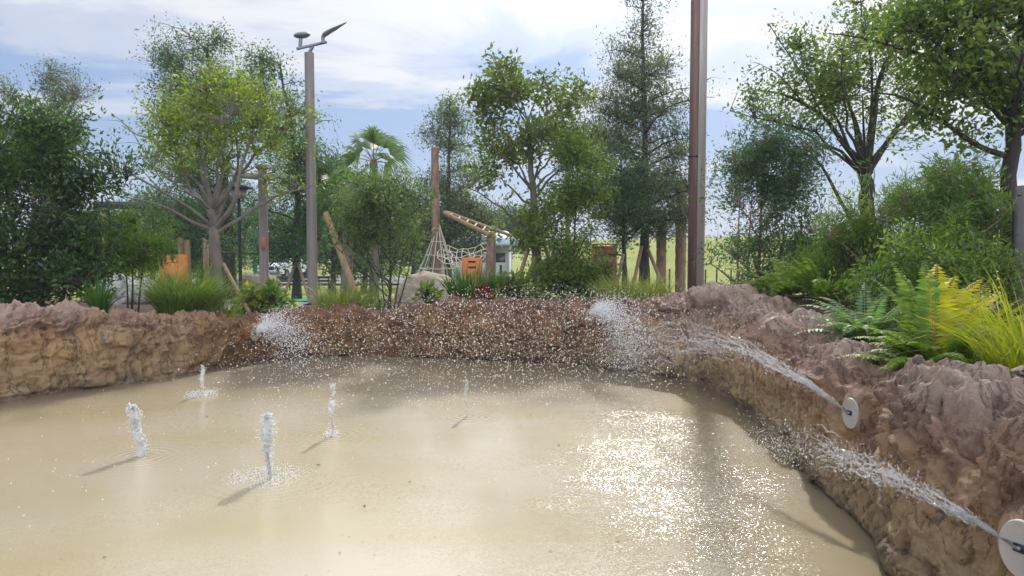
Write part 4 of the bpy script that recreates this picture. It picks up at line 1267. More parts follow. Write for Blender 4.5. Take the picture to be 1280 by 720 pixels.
# cross post with small red sign
d = 14.2
b, t = spost(331, d, 211)
cp = empty("cross_post", b + [0, 0, .05], "weathered timber post with a crossbeam at its top and a red sign", "post")
mk("post", tube(np.linspace(b, t, 10), np.linspace(0.085, 0.078, 10), 12), WOOD_GREY, cp, smooth=True)
mk("cap", bevbox(t + np.array([0, 0, 0.02]), (0.2, 0.2, 0.05), 0.012), WOOD_GREY, cp)
l0, l1 = at(292, 218, d + 1.2), at(341, 222, d - .25)
mk("crossbeam", tube([l0, (l0 + l1) / 2, l1], 0.06, 10), WOOD_GREY, cp, smooth=True)
l0, l1 = at(325, 224, d + .3), at(342, 230, d - .3)
s0 = at(329, 304, d - 0.1)
mk("sign_panel", bevbox((s0[0], s0[1], s0[2]), (0.075, 0.02, 0.22), 0.004), REDSIGN, cp)
# big square timber pole
d = 12.6
b, t = spost(868, d, -520)
b_t = np.array([t[0], t[1], t[2]])
bp = empty("timber_pole", b + [0, 0, .05], "big square timber pole rising out of the picture, red brown and grey", "pole")
dd_ = (b_t - b)
pole = bevbox((b + b_t) / 2, (0.17, 0.19, dd_[2]), 0.018, rz=R(-48), seg=2)
mk("post", pole, WOOD_RED, bp, smooth=False)
bz = at(870, 196, d)
band = bevbox((b[0], b[1], bz[2]), (0.18, 0.2, 0.035), 0.006, rz=R(-48))
mk("band", band, DARK, bp)
# added pale grey layer over the right side of the pole, lighter than the rest
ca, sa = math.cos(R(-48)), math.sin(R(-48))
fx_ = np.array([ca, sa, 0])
mk("pale_side", bevbox((b + b_t) / 2 + fx_ * (0.17 / 2 + 0.017), (0.03, 0.18, dd_[2] - .1), 0.006, rz=R(-48)), plainmat("pale grey timber", (0.55, 0.51, 0.49), 0.6, var=0.25, scale=14, stretch=(1, 1, 0.06), bump=0.3), bp)

for px, d, top, rr, lab in ((850, 18.9, 225, 0.125, "thick brown timber post close left of the big square pole"), (826, 18.7, 262, 0.115, "shorter thick brown timber post between cypress and big square pole")):
    b, t = spost(px, d, top)
    P_ = np.linspace(b, t, 30)
    ch = tube(P_, rr * (1 + 0.05 * np.sin(np.arange(30) * 2.1)), 14)
    tag(mk("timber_post", ch, BARK_BROWN, smooth=True, org=b + [0, 0, .05]), lab, "post", "brown timber posts beside the big pole")
b, t = spost(709, 20, 165)
tag(mk("timber_post", tube(np.linspace(b, t, 12), 0.06, 10), WOOD_GREY, smooth=True, org=b), "thin grey timber post showing above the many stemmed shrub", "post")
# grey post right edge
d = 7.3
b = base_at(1295, d); t = at(1295, 232, d)
o = empty("grey_post", b, "smooth flat grey post at the right edge in front of the shade tree", "post")
mk("post", bevbox(((b[0], b[1], (b[2] + t[2]) / 2 - .03)), (0.40, 0.16, t[2] - b[2] + .06), 0.015, rz=R(-8)), GREYPOST, o)
bp_ = at(1276, 244, d - 0.11)
mk("bolt", tube([bp_, bp_ + np.array([0, .03, 0])], 0.009, 10), DARK, o)

# tree stakes
def stake(label, p0, p1, d0, d1, r=0.03, grp="stakes bracing the young trees"):
    a, c_ = at(p0[0], p0[1], d0), at(p1[0], p1[1], d1)
    g_ = gz(a[0], a[1]); a[2] = g_ - .05
    tag(mk("tree_stake", tube(np.linspace(a, c_, 5), r, 9), WOOD_STAKE, smooth=True, org=a), label, "stake", grp)


stake("leaning stake on the left of the broad leaved tree, outer one", (640, 372), (660, 312), 13.2, 13.9, 0.035)
stake("leaning stake on the left of the broad leaved tree, nearer the trunk", (650, 372), (668, 325), 13.0, 13.8, 0.04)
stake("leaning stake on the right of the broad leaved tree", (703, 372), (680, 305), 13.4, 13.9, 0.035)
stake("leaning stake on the left of the dark young tree", (766, 376), (779, 318), 16.2, 16.9, 0.035)
stake("leaning stake between the dark young tree and the cypress", (786, 378), (802, 308), 17.0, 17.8, 0.04)
stake("leaning stake on the right of the cypress", (838, 378), (810, 312), 17.2, 17.8, 0.04)
stake("long dark thin stake leaning against the yellow tree", (315, 390), (279, 330), 11.6, 12.8, 0.03)
stake("leaning stake left of the thin tall tree", (352, 385), (368, 332), 19.2, 19.8, 0.035)
stake("leaning stake right of the thin tall tree", (388, 385), (373, 330), 19.2, 19.8, 0.035)
# leaning tan log
a, c_ = at(442, 352, 17), at(407, 266, 17.6)
a[2] = gz(a[0], a[1]) - 0.05; a[0] += .12
tag(mk("leaning_log", tube(np.linspace(a, c_, 8), np.linspace(0.078, 0.066, 8), 12), WOOD_TAN, smooth=True, org=a), "tan log leaning left behind the double lamp pole", "log")

# hill fence posts
for i, (px, top, lab) in enumerate(((741, 338, "farthest left, beside the timber boards"), (783, 337, "seen between the dark trunks"), (837, 336, "between the two thick timber posts"), (882, 337, "just right of the big square pole"),
                                    (896, 336, "second to the right of the big square pole"), (914, 336, "hidden half behind the blue green shrub"))):
    d = 41 + i * 0.4
    p = at(px, top, d); z0 = gz(p[0], p[1])
    tag(mk("fence_post", tube([[p[0], p[1], z0 - .1], [p[0], p[1], (z0 + p[2]) / 2], p], 0.045, 8), DARK, smooth=True, org=(p[0], p[1], z0)), "dark thin fence post on the slope, " + lab, "post", "fence posts at the foot of the grass slope")
d = 15
p = at(626, 331, d); z0 = gz(p[0], p[1])
tag(mk("marker_post", tube([[p[0], p[1], z0 - .1], [p[0], p[1], (z0 + p[2]) / 2], p], 0.022, 8), DARK, smooth=True, org=(p[0], p[1], z0)), "short dark marker post below the end of the climbing beam", "post")

# timber boards (hut side) behind the shrub
d = 21
c0 = at(755, 332, d); z0 = gz(c0[0], c0[1])
o = empty("timber_hut", (c0[0], c0[1], z0), "small red brown timber hut of wide horizontal boards behind the shrub", "hut")
zt = at(755, 307, d)[2]
nb = 5
bh = (zt - z0) / nb
ch = [bevbox((c0[0], c0[1], z0 + bh * (k + .5)), (0.56, 0.5, bh - 0.03), 0.008, rz=R(8)) for k in range(nb)]
mk("wall", ch + [box((c0[0], c0[1], (z0 + zt) / 2), (0.5, 0.44, zt - z0 - .05), rz=R(8))], WOOD_BOARD, o)
for sx in (-1, 1):
    mk("corner_post", bevbox((c0[0] + sx * .29, c0[1] - .2 + sx * .04, (z0 + zt) / 2), (0.05, 0.05, zt - z0 + .06), 0.006), WOOD_BOARD, o)
mk("roof", bevbox((c0[0], c0[1], zt + .035), (0.66, 0.6, 0.03), 0.006, rz=R(8)), WOOD_BOARD, o)

# ------------------------------------------------------------------ rope climbing frame
d = 19
b, t = spost(546, d, 185)
o = empty("climbing_frame", b + [0, 0, .05], "rope climbing frame with a tall brown pole, nets and sloping beams", "climbing frame")
mk("pole", tube(np.linspace(b, t + np.array([-.03, 0, 0]), 10), np.linspace(0.11, 0.085, 10), 12), BARK_BROWN, o, smooth=True)
leg0 = at(613, 350, 18.4); leg0[2] = gz(leg0[0], leg0[1]) - .05; leg1 = at(614, 290, 18.4)
lg = resample([leg0 + np.array([-.08, 0, 0]), (leg0 + leg1) / 2, leg1], 8)
mk("leg", tube(lg, np.linspace(0.13, 0.10, 8), 11), BARK_BROWN, o, smooth=True)
k0, k1 = at(555, 266, 19), at(612, 294, 18.2)
mk("beam", tube(np.linspace(k0, k1, 5), 0.052, 10), WOOD_TAN, o, smooth=True)
m0, m1 = at(558, 265, 19.6), at(640, 295, 18.9)
mk("beam", tube(np.linspace(m0, m1, 5), 0.04, 10), WOOD_TAN, o, smooth=True)
for k in range(5):
    f = 0.12 + 0.18 * k
    mk("rung", tube([k0 + (k1 - k0) * f, m0 + (m1 - m0) * f * .72], 0.02, 7), ROPE, o, smooth=True)
ropes = []
topn = at(548, 276, d)
nr = 11
foot = []
for k in range(nr):
    a = 2 * math.pi * k / nr
    zf = gz(b[0], b[1]) + .15
    foot.append(np.array([b[0] + math.cos(a) * 0.75, b[1] + math.sin(a) * .75, zf]))
lines = []
for f_ in foot:
    mid = topn * 0.5 + f_ * 0.5 - unit(f_ - np.array([b[0], b[1], f_[2]])) * 0.12
    lines.append(bez(topn, mid, f_, 12)); ropes += tube(lines[-1], 0.011, 4)
for lv in (3, 5, 7, 9, 11):
    for k in range(nr):
        p0_, p1_ = lines[k][lv], lines[(k + 1) % nr][lv]
        ropes += tube(bez(p0_, (p0_ + p1_) / 2 - np.array([0, 0, .03]), p1_, 5), 0.010, 4)
mk("rope_cone", ropes, ROPE, o, smooth=True)
ropes = []
A0, A1, B0, B1 = at(549, 303, 19.3), at(610, 303, 18.9), at(549, 325, 18.4), at(607, 322, 18.2)
nu_, nv_ = 9, 6
G_ = np.zeros((nu_, nv_, 3))
for i in range(nu_):
    for j in range(nv_):
        s_, t_ = i / (nu_ - 1), j / (nv_ - 1)
        G_[i, j] = (A0 * (1 - s_) + A1 * s_) * (1 - t_) + (B0 * (1 - s_) + B1 * s_) * t_ - np.array([0, 0, 0.16 * math.sin(math.pi * s_)]) + rng.normal(size=3) * 0.025
for i in range(nu_): ropes += tube(G_[i], 0.011, 4)
for j in range(nv_): ropes += tube(G_[:, j], 0.011, 4)
mk("rope_net", ropes, ROPE, o, smooth=True)

# orange panels
d = 17.6
c0 = at(590, 334, d); z0 = gz(c0[0], c0[1]); zt = at(590, 322, d)[2]
o = empty("orange_panel", (c0[0], c0[1], z0), "orange play panel with two dark slots beside the climbing frame leg", "panel")
mk("board", bevbox((c0[0], c0[1], (z0 + zt) / 2), (0.45, 0.05, zt - z0), 0.01), ORANGE, o)
for zz_ in (327, 334):
    q_ = at(590, zz_, d - .03)
    mk("slot", bevbox((q_[0], q_[1], q_[2]), (0.16, 0.012, 0.035), 0.004), SLOT, o)
d = 20
c0 = at(217, 330, d); z0 = gz(c0[0], c0[1]); zt = at(217, 318, d)[2]
o = empty("play_panel", (c0[0], c0[1], z0), "orange play panel with brown posts behind the fountain grass", "panel")
mk("board", bevbox((c0[0], c0[1], (z0 + zt) / 2), (0.72, 0.06, zt - z0), 0.01), ORANGE, o)
for dx, tp in ((0.16, 297), (0.32, 300)):
    q_ = at(217, tp, d)
    mk("post", tube([[c0[0] + dx, c0[1] + .12, z0 - .05], [c0[0] + dx, c0[1] + .12, (z0 + q_[2]) / 2], [c0[0] + dx - .02, c0[1] + .12, q_[2]]], 0.075, 10), WOOD_STAKE, o, smooth=True)

# ------------------------------------------------------------------ boulders and mounds
def boulder(name, label, cat, px, py, d, sx, sy, sz, mat, seed=0, amp=0.22, sub=5):
    bm = bmesh.new(); bmesh.ops.create_icosphere(bm, subdivisions=sub, radius=1)
    V = np.array([v_.co[:] for v_ in bm.verts]); F = np.array([[v_.index for v_ in f_.verts] for f_ in bm.faces]); bm.free()
    s_ = 1 + amp * fbm(V * 1.3 + seed * 7.1, 4) + amp * .35 * fbm(V * 5 + seed, 4, .55, True)
    V = V * s_[:, None] * np.array([sx, sy, sz])
    p = at(px, py, d)
    z0 = gz(p[0], p[1])
    V = V + np.array([p[0], p[1], p[2] if py else z0])
    return tag(mk(name, (V, F), mat, smooth=True, org=(p[0], p[1], z0)), label, cat)


boulder("sand_mound", "pale bare earth mound at the foot of the climbing pole", "mound", 538, 385, 14.5, 0.62, 0.6, 0.62, SANDM, 1)
boulder("boulder", "beige boulder with a pointed top behind the timber cross post", "boulder", 323, 362, 22, 0.62, 0.5, 0.42, BOULDER, 2, .3)
boulder("boulder", "white rough boulder behind the slender bush, left one", "boulder", 147, 365, 16, 0.28, 0.3, 0.34, BOULDER_W, 3, .35)
boulder("boulder", "white rough boulder behind the slender bush, wider one", "boulder", 180, 370, 16.5, 0.4, 0.35, 0.3, BOULDER_W, 4, .35)
boulder("boulder", "olive grey boulder on top of the wall beside the big square pole", "boulder", 904, 388, 10.2, 0.45, 0.4, 0.34, BOULDER_O, 5, .3)

# turf patch and road
def patch(name, xs, ys, mat, lift, n=(30, 20)):
    X_, Y_ = np.meshgrid(np.linspace(*xs, n[0]), np.linspace(*ys, n[1]), indexing='ij')
    Q = np.column_stack([X_.ravel(), Y_.ravel()])
    Z_ = terrain(Q) + lift
    i_, j_ = np.meshgrid(np.arange(n[0] - 1), np.arange(n[1] - 1), indexing='ij')
    q_ = (i_ * n[1] + j_).ravel()
    return tag(mk(name, (np.column_stack([Q, Z_]), np.column_stack([q_, q_ + n[1], q_ + n[1] + 1, q_ + 1])), mat, smooth=True), kind="structure")


patch("playground_turf", (-6.2, -3.6), (14.8, 22), plainmat("green turf", (0.03, 0.30, 0.09), 0.9, var=0.15, scale=20), 0.04)
patch("gravel_path", (-5.0, -3.4), (12.1, 14.6), plainmat("gravel path", (0.36, 0.32, 0.25), 0.95, var=0.2, scale=15, bump=0.4), 0.025)
patch("road", (-60, 0.5), (50, 60), plainmat("road asphalt", (0.20, 0.20, 0.20), 0.9, var=0.15, scale=3), 0.12, (60, 14))

# ------------------------------------------------------------------ far pavilion, shelter, truck
d = 48
zg = gz(-4.0, d)
pc = at(585, 300, d)
o = empty("pavilion", (pc[0], d, zg), "low pale pavilion with a blue grey roof beyond the climbing frame", "building")
x0, x1 = at(515, 300, d)[0], at(640, 300, d)[0]
zt = at(585, 303, d)[2]; zr = at(585, 288, d)[2]; zlow = at(585, 328, d)[2]
mk("wall", [box(((x0 + x1) / 2, d + 2.0, (zg + zt) / 2), (x1 - x0, 0.2, zt - zg + .2)), box(((x0 + x1) / 2, d - 0.3, (zg + zlow) / 2 - .05), (x1 - x0, 0.18, zlow - zg + .1))], PALEWALL, o)
Vr = np.array([[x0 - .4, d - 1, zt], [x1 + .4, d - 1, zt], [x1 - .3, d + 1.4, zr], [x0 + .3, d + 1.4, zr], [x0 - .4, d + 3.6, zt], [x1 + .4, d + 3.6, zt],
               [x0 - .4, d - 1, zt - .18], [x1 + .4, d - 1, zt - .18], [x1 + .4, d + 3.6, zt - .18], [x0 - .4, d + 3.6, zt - .18]])
mk("roof", [(Vr, np.array([[0, 1, 2, 3], [5, 4, 3, 2], [6, 7, 1, 0], [8, 9, 4, 5], [7, 8, 5, 1], [9, 6, 0, 4], [6, 9, 8, 7]])), (Vr, np.array([[1, 5, 2], [4, 0, 3]]))], ROOFBLUE, o)
for k in range(6):
    x = x0 + (x1 - x0) * (k + .1) / 5.2
    mk("column", bevbox((x, d - .55, (zg + zt) / 2 - .1), (0.14, 0.14, zt - zg - .1), 0.01), WHITEPAINT, o)
for k in range(4):
    x = x0 + (x1 - x0) * (k + .6) / 4.2
    mk("window", bevbox((x, d + 1.88, zg + 1.6), (0.9, 0.06, 0.9), 0.01), GLASSDARK, o)
d = 28
x0, x1 = at(118, 255, d)[0], at(262, 255, d)[0]
zr = at(180, 252, d)[2]; zg = gz((x0 + x1) / 2, d)
o = empty("shelter", ((x0 + x1) / 2, d, zg), "dark flat roofed shelter behind the slender bush", "shelter")
mk("roof", bevbox(((x0 + x1) / 2, d + 1.5, zr - .1), (x1 - x0, 3.2, 0.2), 0.02), DARKROOF, o)
for sx in (x0 + .25, x1 - .25):
    for sy in (0.2, 2.8):
        mk("post", bevbox((sx, d + sy, (zg + zr) / 2 - .2), (0.16, 0.16, zr - zg - .15), 0.01), BARK_BROWN, o)
d = 15.5
c0 = at(285, 233, d); z0 = gz(c0[0], c0[1] + .6)
o = empty("bird_house", (c0[0], c0[1] + .6, z0), "small dark roofed box on a thin pole behind the yellow tree trunk", "bird house")
mk("box", bevbox((c0[0], c0[1] + .6, c0[2] - .1), (0.24, 0.26, 0.2), 0.01), WOOD_GREY, o)
mk("roof", bevbox((c0[0], c0[1] + .6, c0[2] + .02), (0.44, 0.44, 0.06), 0.01), DARKROOF, o)
mk("pole", tube([[c0[0], c0[1] + .6, z0 - .05], [c0[0], c0[1] + .6, (z0 + c0[2]) / 2], [c0[0], c0[1] + .6, c0[2] - .2]], 0.035, 8), DARK, o, smooth=True)
d = 32
b, t = spost(320, d, 288)
tag(mk("green_pole", tube(np.linspace(b, t, 4), 0.07, 8), GREENPAINT, smooth=True, org=b), "thin dark green pole left of the timber cross post", "pole")

# white pickup truck, seen from its front left side
d = 56
pc = at(356, 340, d)
zg = gz(pc[0], d) + .12
o = empty("pickup_truck", (pc[0], d, zg), "white pickup truck parked far off between the two wooden poles", "truck")
RT = np.array(Matrix.Rotation(R(260), 3, 'Z'))


def tw(V):
    return np.asarray(V) @ RT.T + np.array([pc[0], d, zg])


def extr(profile, y0, y1, inset=0.0, zin=99):
    """profile (x,z) closed, extruded in y, points above zin pulled in by inset"""
    pr = np.array(profile); k = len(pr)
    ins = np.where(pr[:, 1] > zin, inset, 0)
    V = np.vstack([np.column_stack([pr[:, 0], y0 + ins, pr[:, 1]]), np.column_stack([pr[:, 0], y1 - ins, pr[:, 1]])])
    side = np.array([[i, (i + 1) % k, (i + 1) % k + k, i + k] for i in range(k)])
    return [(tw(V), side), (tw(V[:k]), np.arange(k)[::-1][None]), (tw(V[k:]), np.arange(k)[None])]


mk("body", extr([(-2.6, .45), (2.55, .45), (2.62, .75), (2.55, 1.02), (1.15, 1.14), (-2.6, 1.14)], -.95, .95) + extr([(-1.0, 1.142), (1.1, 1.142), (.45, 1.78), (-.85, 1.78)], -.9, .9, .14, 1.5), WHITEPAINT, o)
mk("windscreen", [(tw([[1.09, -.78, 1.2], [1.09, .78, 1.2], [.53, .68, 1.72], [.53, -.68, 1.72]]), np.array([[0, 1, 2, 3]]))], GLASSDARK, o)
for sy in (-1, 1):
    for xa, xb, xc, xd in ((.15, .92, .42, .15), (-.85, .05, .05, -.72)):
        yb, yt = .903 * sy, .775 * sy
        mk("window", [(tw([[xa, yb, 1.2], [xb, yb, 1.2], [xc, yt, 1.7], [xd, yt, 1.7]]), np.array([[0, 1, 2, 3]]))], GLASSDARK, o)
    for xw in (-1.7, 1.65):
        a = np.linspace(0, 2 * math.pi, 20, endpoint=False)
        wl = mk("wheel", [(c[0], c[1]) for c in tube([tw([[xw, sy * .72, .38]])[0], tw([[xw, sy * .97, .38]])[0]], .38, 20)], RUBBER, o)
        wl2 = mk("rim", tube([tw([[xw, sy * .9, .38]])[0], tw([[xw, sy * .985, .38]])[0]], .2, 16), METAL, wl)
    mk("headlight", bevbox(tw([[2.6, sy * .72, .86]])[0], (0.12, 0.34, 0.18), 0.02, rz=R(260)), METAL, o)
mk("grille", bevbox(tw([[2.62, 0, .84]])[0], (0.06, 1.0, 0.24), 0.02, rz=R(260)), SLOT, o)
mk("bumper", bevbox(tw([[2.66, 0, .56]])[0], (0.16, 1.85, 0.2), 0.03, rz=R(260)), METAL, o)
# low dark rail in front of the truck
d = 45
c0 = at(362, 347, d); zg = gz(c0[0], d)
o = empty("low_fence", (c0[0], d, zg), "low dark rail fence in front of the white pickup truck", "fence")
for k in range(9):
    x = c0[0] - 2.2 + k * .55
    mk("post", bevbox((x, d, zg + .4), (0.07, 0.07, .85), 0.008), DARK, o)
for zz_ in (.35, .55, .75):
    mk("rail", bevbox((c0[0], d - .05, zg + zz_), (4.6, 0.03, .14), 0.006), DARK, o)


# ------------------------------------------------------------------ water
def nozzle(label, px, py, r, yaw_bias=0.0, grp="nozzle plates in the rock wall", pm=None):
    p, x_, ang_ = SEATS[(px, py)]
    y_ = np.array([-x_[1], x_[0], 0]); z_ = np.array([0, 0, 1.0])
    o_ = empty("nozzle_plate", p, label, "nozzle", grp)
    k = 40
    a = np.linspace(0, 2 * math.pi, k, endpoint=False)
    ring = lambda s, dx: p + x_ * dx + y_[None] * (np.cos(a) * r * .86 * s)[:, None] + z_[None] * (np.sin(a) * r * s * np.where(np.sin(a) < 0, 1.12, 1))[:, None]
    V = np.vstack([ring(1, -.12), ring(1, -.006), ring(.95, 0)])
    F = np.array([[i * k + j, i * k + (j + 1) % k, (i + 1) * k + (j + 1) % k, (i + 1) * k + j] for i in range(2) for j in range(k)])
    mk("plate", [(V, F), (ring(.95, 0), np.arange(k)[None])], pm or PLATE, o_)
    rot = np.column_stack([x_, y_, z_])
    mk("slot", box(p + x_ * .002, (0.012, r * .42, r * .28), rot=rot), SLOT, o_)
    mk("tip", box(p + x_ * .004, (0.02, r * .16, r * .12), rot=rot), METAL, o_)
    return p + x_ * .01, x_


def spray(name, label, p0, v0, n, cone, T, rmin, rmax, mat, strands=0, grav=9.8, taper=1.0, parent=True, tmin=0.02, power=0.8, ico=ICO1, broken=0.35):
    """water thrown from p0 with speed v0: strands near the nozzle that break up into drops along the ballistic arc"""
    sp = np.linalg.norm(v0)
    o_ = empty(name, p0, label, "water spray", "water sprays from the nozzle plates")
    G3 = np.array([0, 0, -grav])
    t = tmin + (T - tmin) * rng.random(n) ** power
    vel = v0 + rng.normal(size=(n, 3)) * sp * cone
    X = p0 + vel * t[:, None] + 0.5 * G3 * (t ** 2)[:, None]
    ok = X[:, 2] > 0.01
    X, t, vel = X[ok], t[ok], vel[ok]
    rr = rng.uniform(rmin, rmax, len(X)) * np.where(rng.random(len(X)) < .07, 1.7, 1)
    vv = vel + G3 * t[:, None]
    st = unit(vv) * rng.uniform(1.0, 1.9, len(X))[:, None]
    d_ = mk("droplets", spheres(X, rr, ico, st), mat, o_, smooth=True)
    d_["kind"] = "stuff"
    if strands:
        ch_ = []
        for k in range(strands):
            vel = v0 + rng.normal(size=3) * sp * cone * 0.7
            t0 = 0.0 if k < strands * .12 else T * rng.uniform(0, 0.5)
            t1 = t0 + T * rng.uniform(.025, .11)
            m_ = 14
            ts = np.linspace(t0, t1, m_)
            pts = p0 + vel * ts[:, None] + 0.5 * G3 * (ts ** 2)[:, None]
            pts += np.cumsum(rng.normal(size=pts.shape), axis=0) * 0.004 * min(1, .25 + t0 / T * 3)
            r_ = rng.uniform(0.002, 0.0055) * (0.5 + 0.9 * np.abs(vnoise(np.column_stack([np.arange(m_) * .7, np.full(m_, k * 3.1), np.zeros(m_)]))))
            r_ = r_ * np.sin(np.linspace(.12 if t0 > 0 else 1.2, math.pi - .08, m_)) ** .7
            ch_ += tube(pts, r_, 6)
        mk("water_strands", ch_, mat, o_, smooth=True)
    return o_


p1, x1_ = nozzle("cream oval nozzle plate in the rock below the pale fern", 1063, 512, 0.088, R(-8))
p2, x2_ = nozzle("cream oval nozzle plate at the bottom right corner", 1272, 688, 0.10, R(-8))


def aim(p0, tgt_px, dd, T):
    """launch velocity that passes the given photo point after T seconds"""
    q_ = at(tgt_px[0], tgt_px[1], dd)
    return (q_ - p0) / T + np.array([0, 0, 0.5 * 9.8 * T])


v1 = aim(p1, (872, 424), 6.6, 0.27)
v2 = aim(p2, (972, 556), 4.4, 0.26)
spray("water_spray", "glassy water stream shooting left from the nozzle below the pale fern", p1, v1, 5200, 0.046, 0.64, 0.0016, 0.0038, W_STREAM, 120)
spray("water_spray", "nearest glassy water stream shooting left from the bottom right nozzle", p2, v2, 3000, 0.042, 0.34, 0.0012, 0.0030, W_STREAM, 120)
p3, x3_ = nozzle("pale round nozzle plate in the far rock wall at left", 320, 415, 0.09, pm=PLATE_T)
p4, x4_ = nozzle("pale nozzle plate in the far rock wall beside the middle white spray", 737, 392, 0.075, pm=PLATE_T)
v3 = aim(p3, (375, 440), p3[1] - 1.6, 0.42)
v4 = aim(p4, (790, 425), p4[1] - 1.6, 0.40)
spray("water_spray", "white fan of spray by the far left nozzle plate", p3, v3, 5500, 0.095, 0.45, 0.0020, 0.0042, W_MIST, 30, power=0.9)
spray("water_spray", "white fan of spray in the middle of the far rock wall", p4, v4, 5500, 0.095, 0.45, 0.0020, 0.0042, W_MIST, 30, power=0.9)

# the rain of drops the sprays throw across the pool in front of the far wall
nD = 14000
px_ = np.concatenate([rng.normal(640, 150, int(nD * .8)), rng.uniform(270, 960, nD - int(nD * .8))])
dd_ = rng.uniform(7.4, 10.2, nD)
zt_ = 0.78 + 0.28 * np.cos((px_ - 690) / 330.0) * (px_ > 0) - 0.3 * ((px_ - 690) / 420) ** 2
Xd = np.column_stack([(px_ - 640) / 1000 * dd_, dd_, 0.03 + np.clip(zt_, .12, 1.1) * rng.random(nD) ** 1.05])
rd = np.clip(0.0029 * np.exp(rng.normal(0, .42, nD)), .0015, .0085)
st_ = np.column_stack([rng.normal(-.4, .4, nD), rng.normal(0, .2, nD), rng.normal(-.6, .4, nD)])
st_ = unit(st_) * rng.uniform(1, 1.8, nD)[:, None]
o = mk("water_droplets", spheres(Xd, rd, ICO1, st_), W_DROP, smooth=True)
tag(o, "glittering drops of water in the air in front of the far rock wall", "water droplets", kind="stuff")
# scattered drops over the near floor
nD = 260
Xd = np.column_stack([rng.uniform(-3.6, 1.4, nD), rng.uniform(3.2, 8, nD), rng.uniform(0.01, .35, nD)])
o = mk("stray_droplets", spheres(Xd, rng.uniform(.003, .006, nD), ICO1), W_DROP, smooth=True)
tag(o, "few stray drops of water scattered over the pool floor", "water droplets", kind="stuff")


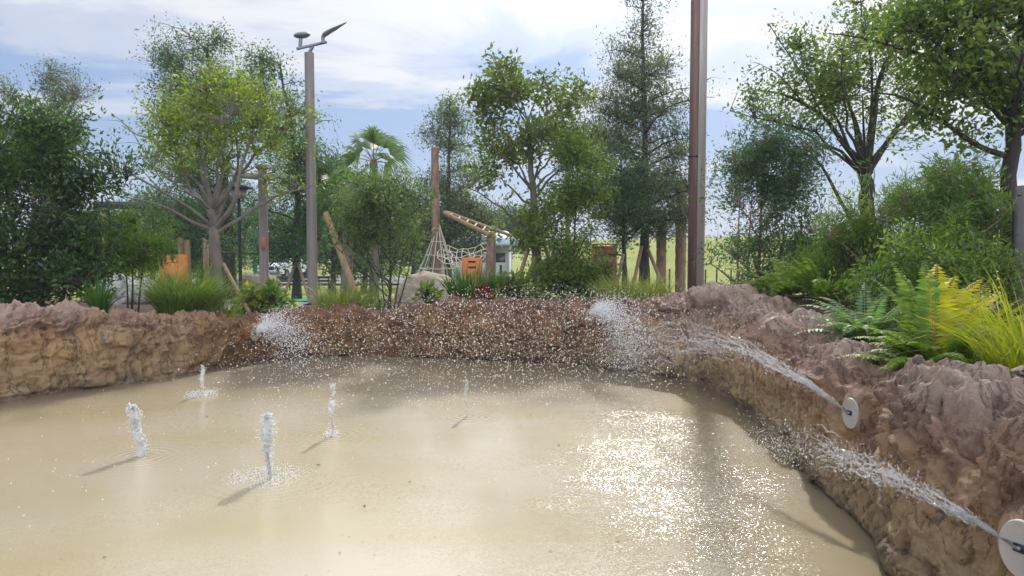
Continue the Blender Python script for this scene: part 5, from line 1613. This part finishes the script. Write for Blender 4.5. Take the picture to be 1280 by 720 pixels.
def jet(label, px, py, top, width, lean=0.0, style=0, foam=W_JET, ring=0.0):
    width = width * 0.85
    b_ = floor_at(px, py)
    dist = b_[1]
    h_ = (py - top) / 1000 * dist * 1.02
    o_ = empty("water_jet", b_, label, "water jet", "bubbling water jets in the pool floor")
    k, S = 18, 40
    t = np.linspace(0, 1, S)
    if style == 0: w_ = np.interp(t, [0, .05, .2, .5, .85, 1], [1.25, 1.0, .95, 0.95, .9, .45])
    elif style == 1: w_ = np.interp(t, [0, .3, .5, .7, .9, 1], [.45, .5, .75, 1.0, .9, .3])
    elif style == 2: w_ = np.interp(t, [0, .4, .55, .62, .75, .85, 1], [.28, .35, .9, 1.1, .35, .4, .45])
    else: w_ = np.interp(t, [0, .3, .6, .9, 1], [.45, .5, .6, .9, .5])
    w_ = w_ * width / 1000 * dist / 2 * 0.68
    a = np.linspace(0, 2 * math.pi, k, endpoint=False)
    cxs = b_[0] + lean * (t ** 1.2) * h_ + 0.008 * np.sin(t * 9)
    P_ = np.stack([cxs[:, None] + w_[:, None] * np.cos(a)[None], b_[1] + w_[:, None] * np.sin(a)[None], np.broadcast_to((t * h_)[:, None], (S, k))], -1).reshape(-1, 3)
    nrm_ = np.column_stack([np.tile(np.cos(a), S), np.tile(np.sin(a), S), np.full(S * k, .2)])
    nz = fbm(P_ * 38 + px, 3, .6) * 0.032 + fbm(P_ * 90 + px, 2) * 0.014 - 0.012
    P_ = P_ + nrm_ * (nz * min(1, width / 16))[:, None]
    F_ = np.array([[i * k + j, i * k + (j + 1) % k, (i + 1) * k + (j + 1) % k, (i + 1) * k + j] for i in range(S - 1) for j in range(k)])
    # lumps and drops tumbling round the column
    nb_ = 900 if width > 15 else 260
    tt_ = rng.random(nb_) ** 0.75
    wr = np.interp(tt_, t, w_)
    aa = rng.uniform(0, 2 * math.pi, nb_); r2 = wr * np.abs(rng.normal(.95, .5, nb_))
    C = np.column_stack([np.interp(tt_, t, cxs) + np.cos(aa) * r2, b_[1] + np.sin(aa) * r2, tt_ * h_ * 1.03])
    chk = [(P_, F_), spheres(C, rng.uniform(.0015, .0065, nb_) * min(1, .5 + width / 40), ICO1)]
    tipn = 26
    C = np.column_stack([cxs[-1] + rng.normal(size=tipn) * w_.max() * .4, b_[1] + rng.normal(size=tipn) * w_.max() * .4, h_ * rng.uniform(.94, 1.05, tipn)])
    chk.append(spheres(C, rng.uniform(.003, .009, tipn) * min(1, .5 + width / 40), ICO2))
    mk("column", chk, foam, o_, smooth=True)
    if ring > 0:
        nr2 = int(760 * ring / 0.25)
        aa = rng.uniform(0, 2 * math.pi, nr2); r2 = ring * np.abs(rng.normal(.7, .3, nr2))
        C = np.column_stack([b_[0] + np.cos(aa) * r2, b_[1] + np.sin(aa) * r2, np.abs(rng.normal(0, .025, nr2)) + .004])
        s_ = mk("splash", spheres(C, rng.uniform(.0015, .0048, nr2), ICO1), W_MIST, o_, smooth=True)
        s_["kind"] = "stuff"


jet("farthest left jet with a round white head and a flat splash ring", 253, 494, 458, 10, 0.02, 1, ring=0.17)
jet("thick white leaning jet at the far left of the floor", 178, 570, 507, 21, -0.19, 0)
jet("largest jet, broad frothy head over a wide splash of drops", 336, 598, 520, 26, -0.02, 1, ring=0.24)
jet("jet with a small white head above a skirt of froth", 415, 545, 482, 17, 0.02, 2, ring=0.07)
jet("faint thin clear jet in the middle of the floor", 583, 521, 476, 9, -0.02, 3, foam=W_STREAM)

# leaf flecks lying on the wet floor
nf_ = 230
Q = np.column_stack([rng.uniform(-4.2, 1.2, nf_), 3.2 + 4.2 * rng.random(nf_) ** 1.5, np.full(nf_, 0.004)])
fa = rng.uniform(0, 2 * math.pi, nf_)
sz = rng.uniform(.006, .016, nf_) * np.where(rng.random(nf_) < .1, 2.6, 1)
Lv = leaves(Q, np.column_stack([np.cos(fa), np.sin(fa), rng.uniform(0, .25, nf_)]), sz, sz * .5, N=np.tile([0, 0, 1.0], (nf_, 1)))
tag(mk("leaf_litter", Lv, L_DEBRIS), "brown leaf flecks lying on the wet pool floor", "leaf litter", kind="stuff")

# ------------------------------------------------------------------ the hazy, spray-damp air
m, n, out = nt("haze air")
pvn = n.nodes.new("ShaderNodeVolumePrincipled")
pvn.inputs["Color"].default_value = (0.86, 0.9, 0.96, 1)
pvn.inputs["Density"].default_value = 0.0011
pvn.inputs["Anisotropy"].default_value = 0.35
n.links.new(pvn.outputs[0], out.inputs["Volume"])
tag(mk("haze", box((0, 0, 5.5), (900, 900, 19)), m), kind="stuff")

# ------------------------------------------------------------------ render settings
scene.render.engine = 'CYCLES'
scene.cycles.use_denoising = True
scene.cycles.max_bounces = 8
scene.cycles.transparent_max_bounces = 8
scene.cycles.transmission_bounces = 8
scene.view_settings.view_transform = 'Standard'
scene.view_settings.look = 'None'
scene.view_settings.gamma = 1.0
scene.view_settings.exposure = 0.17
scene.view_settings.use_curve_mapping = False
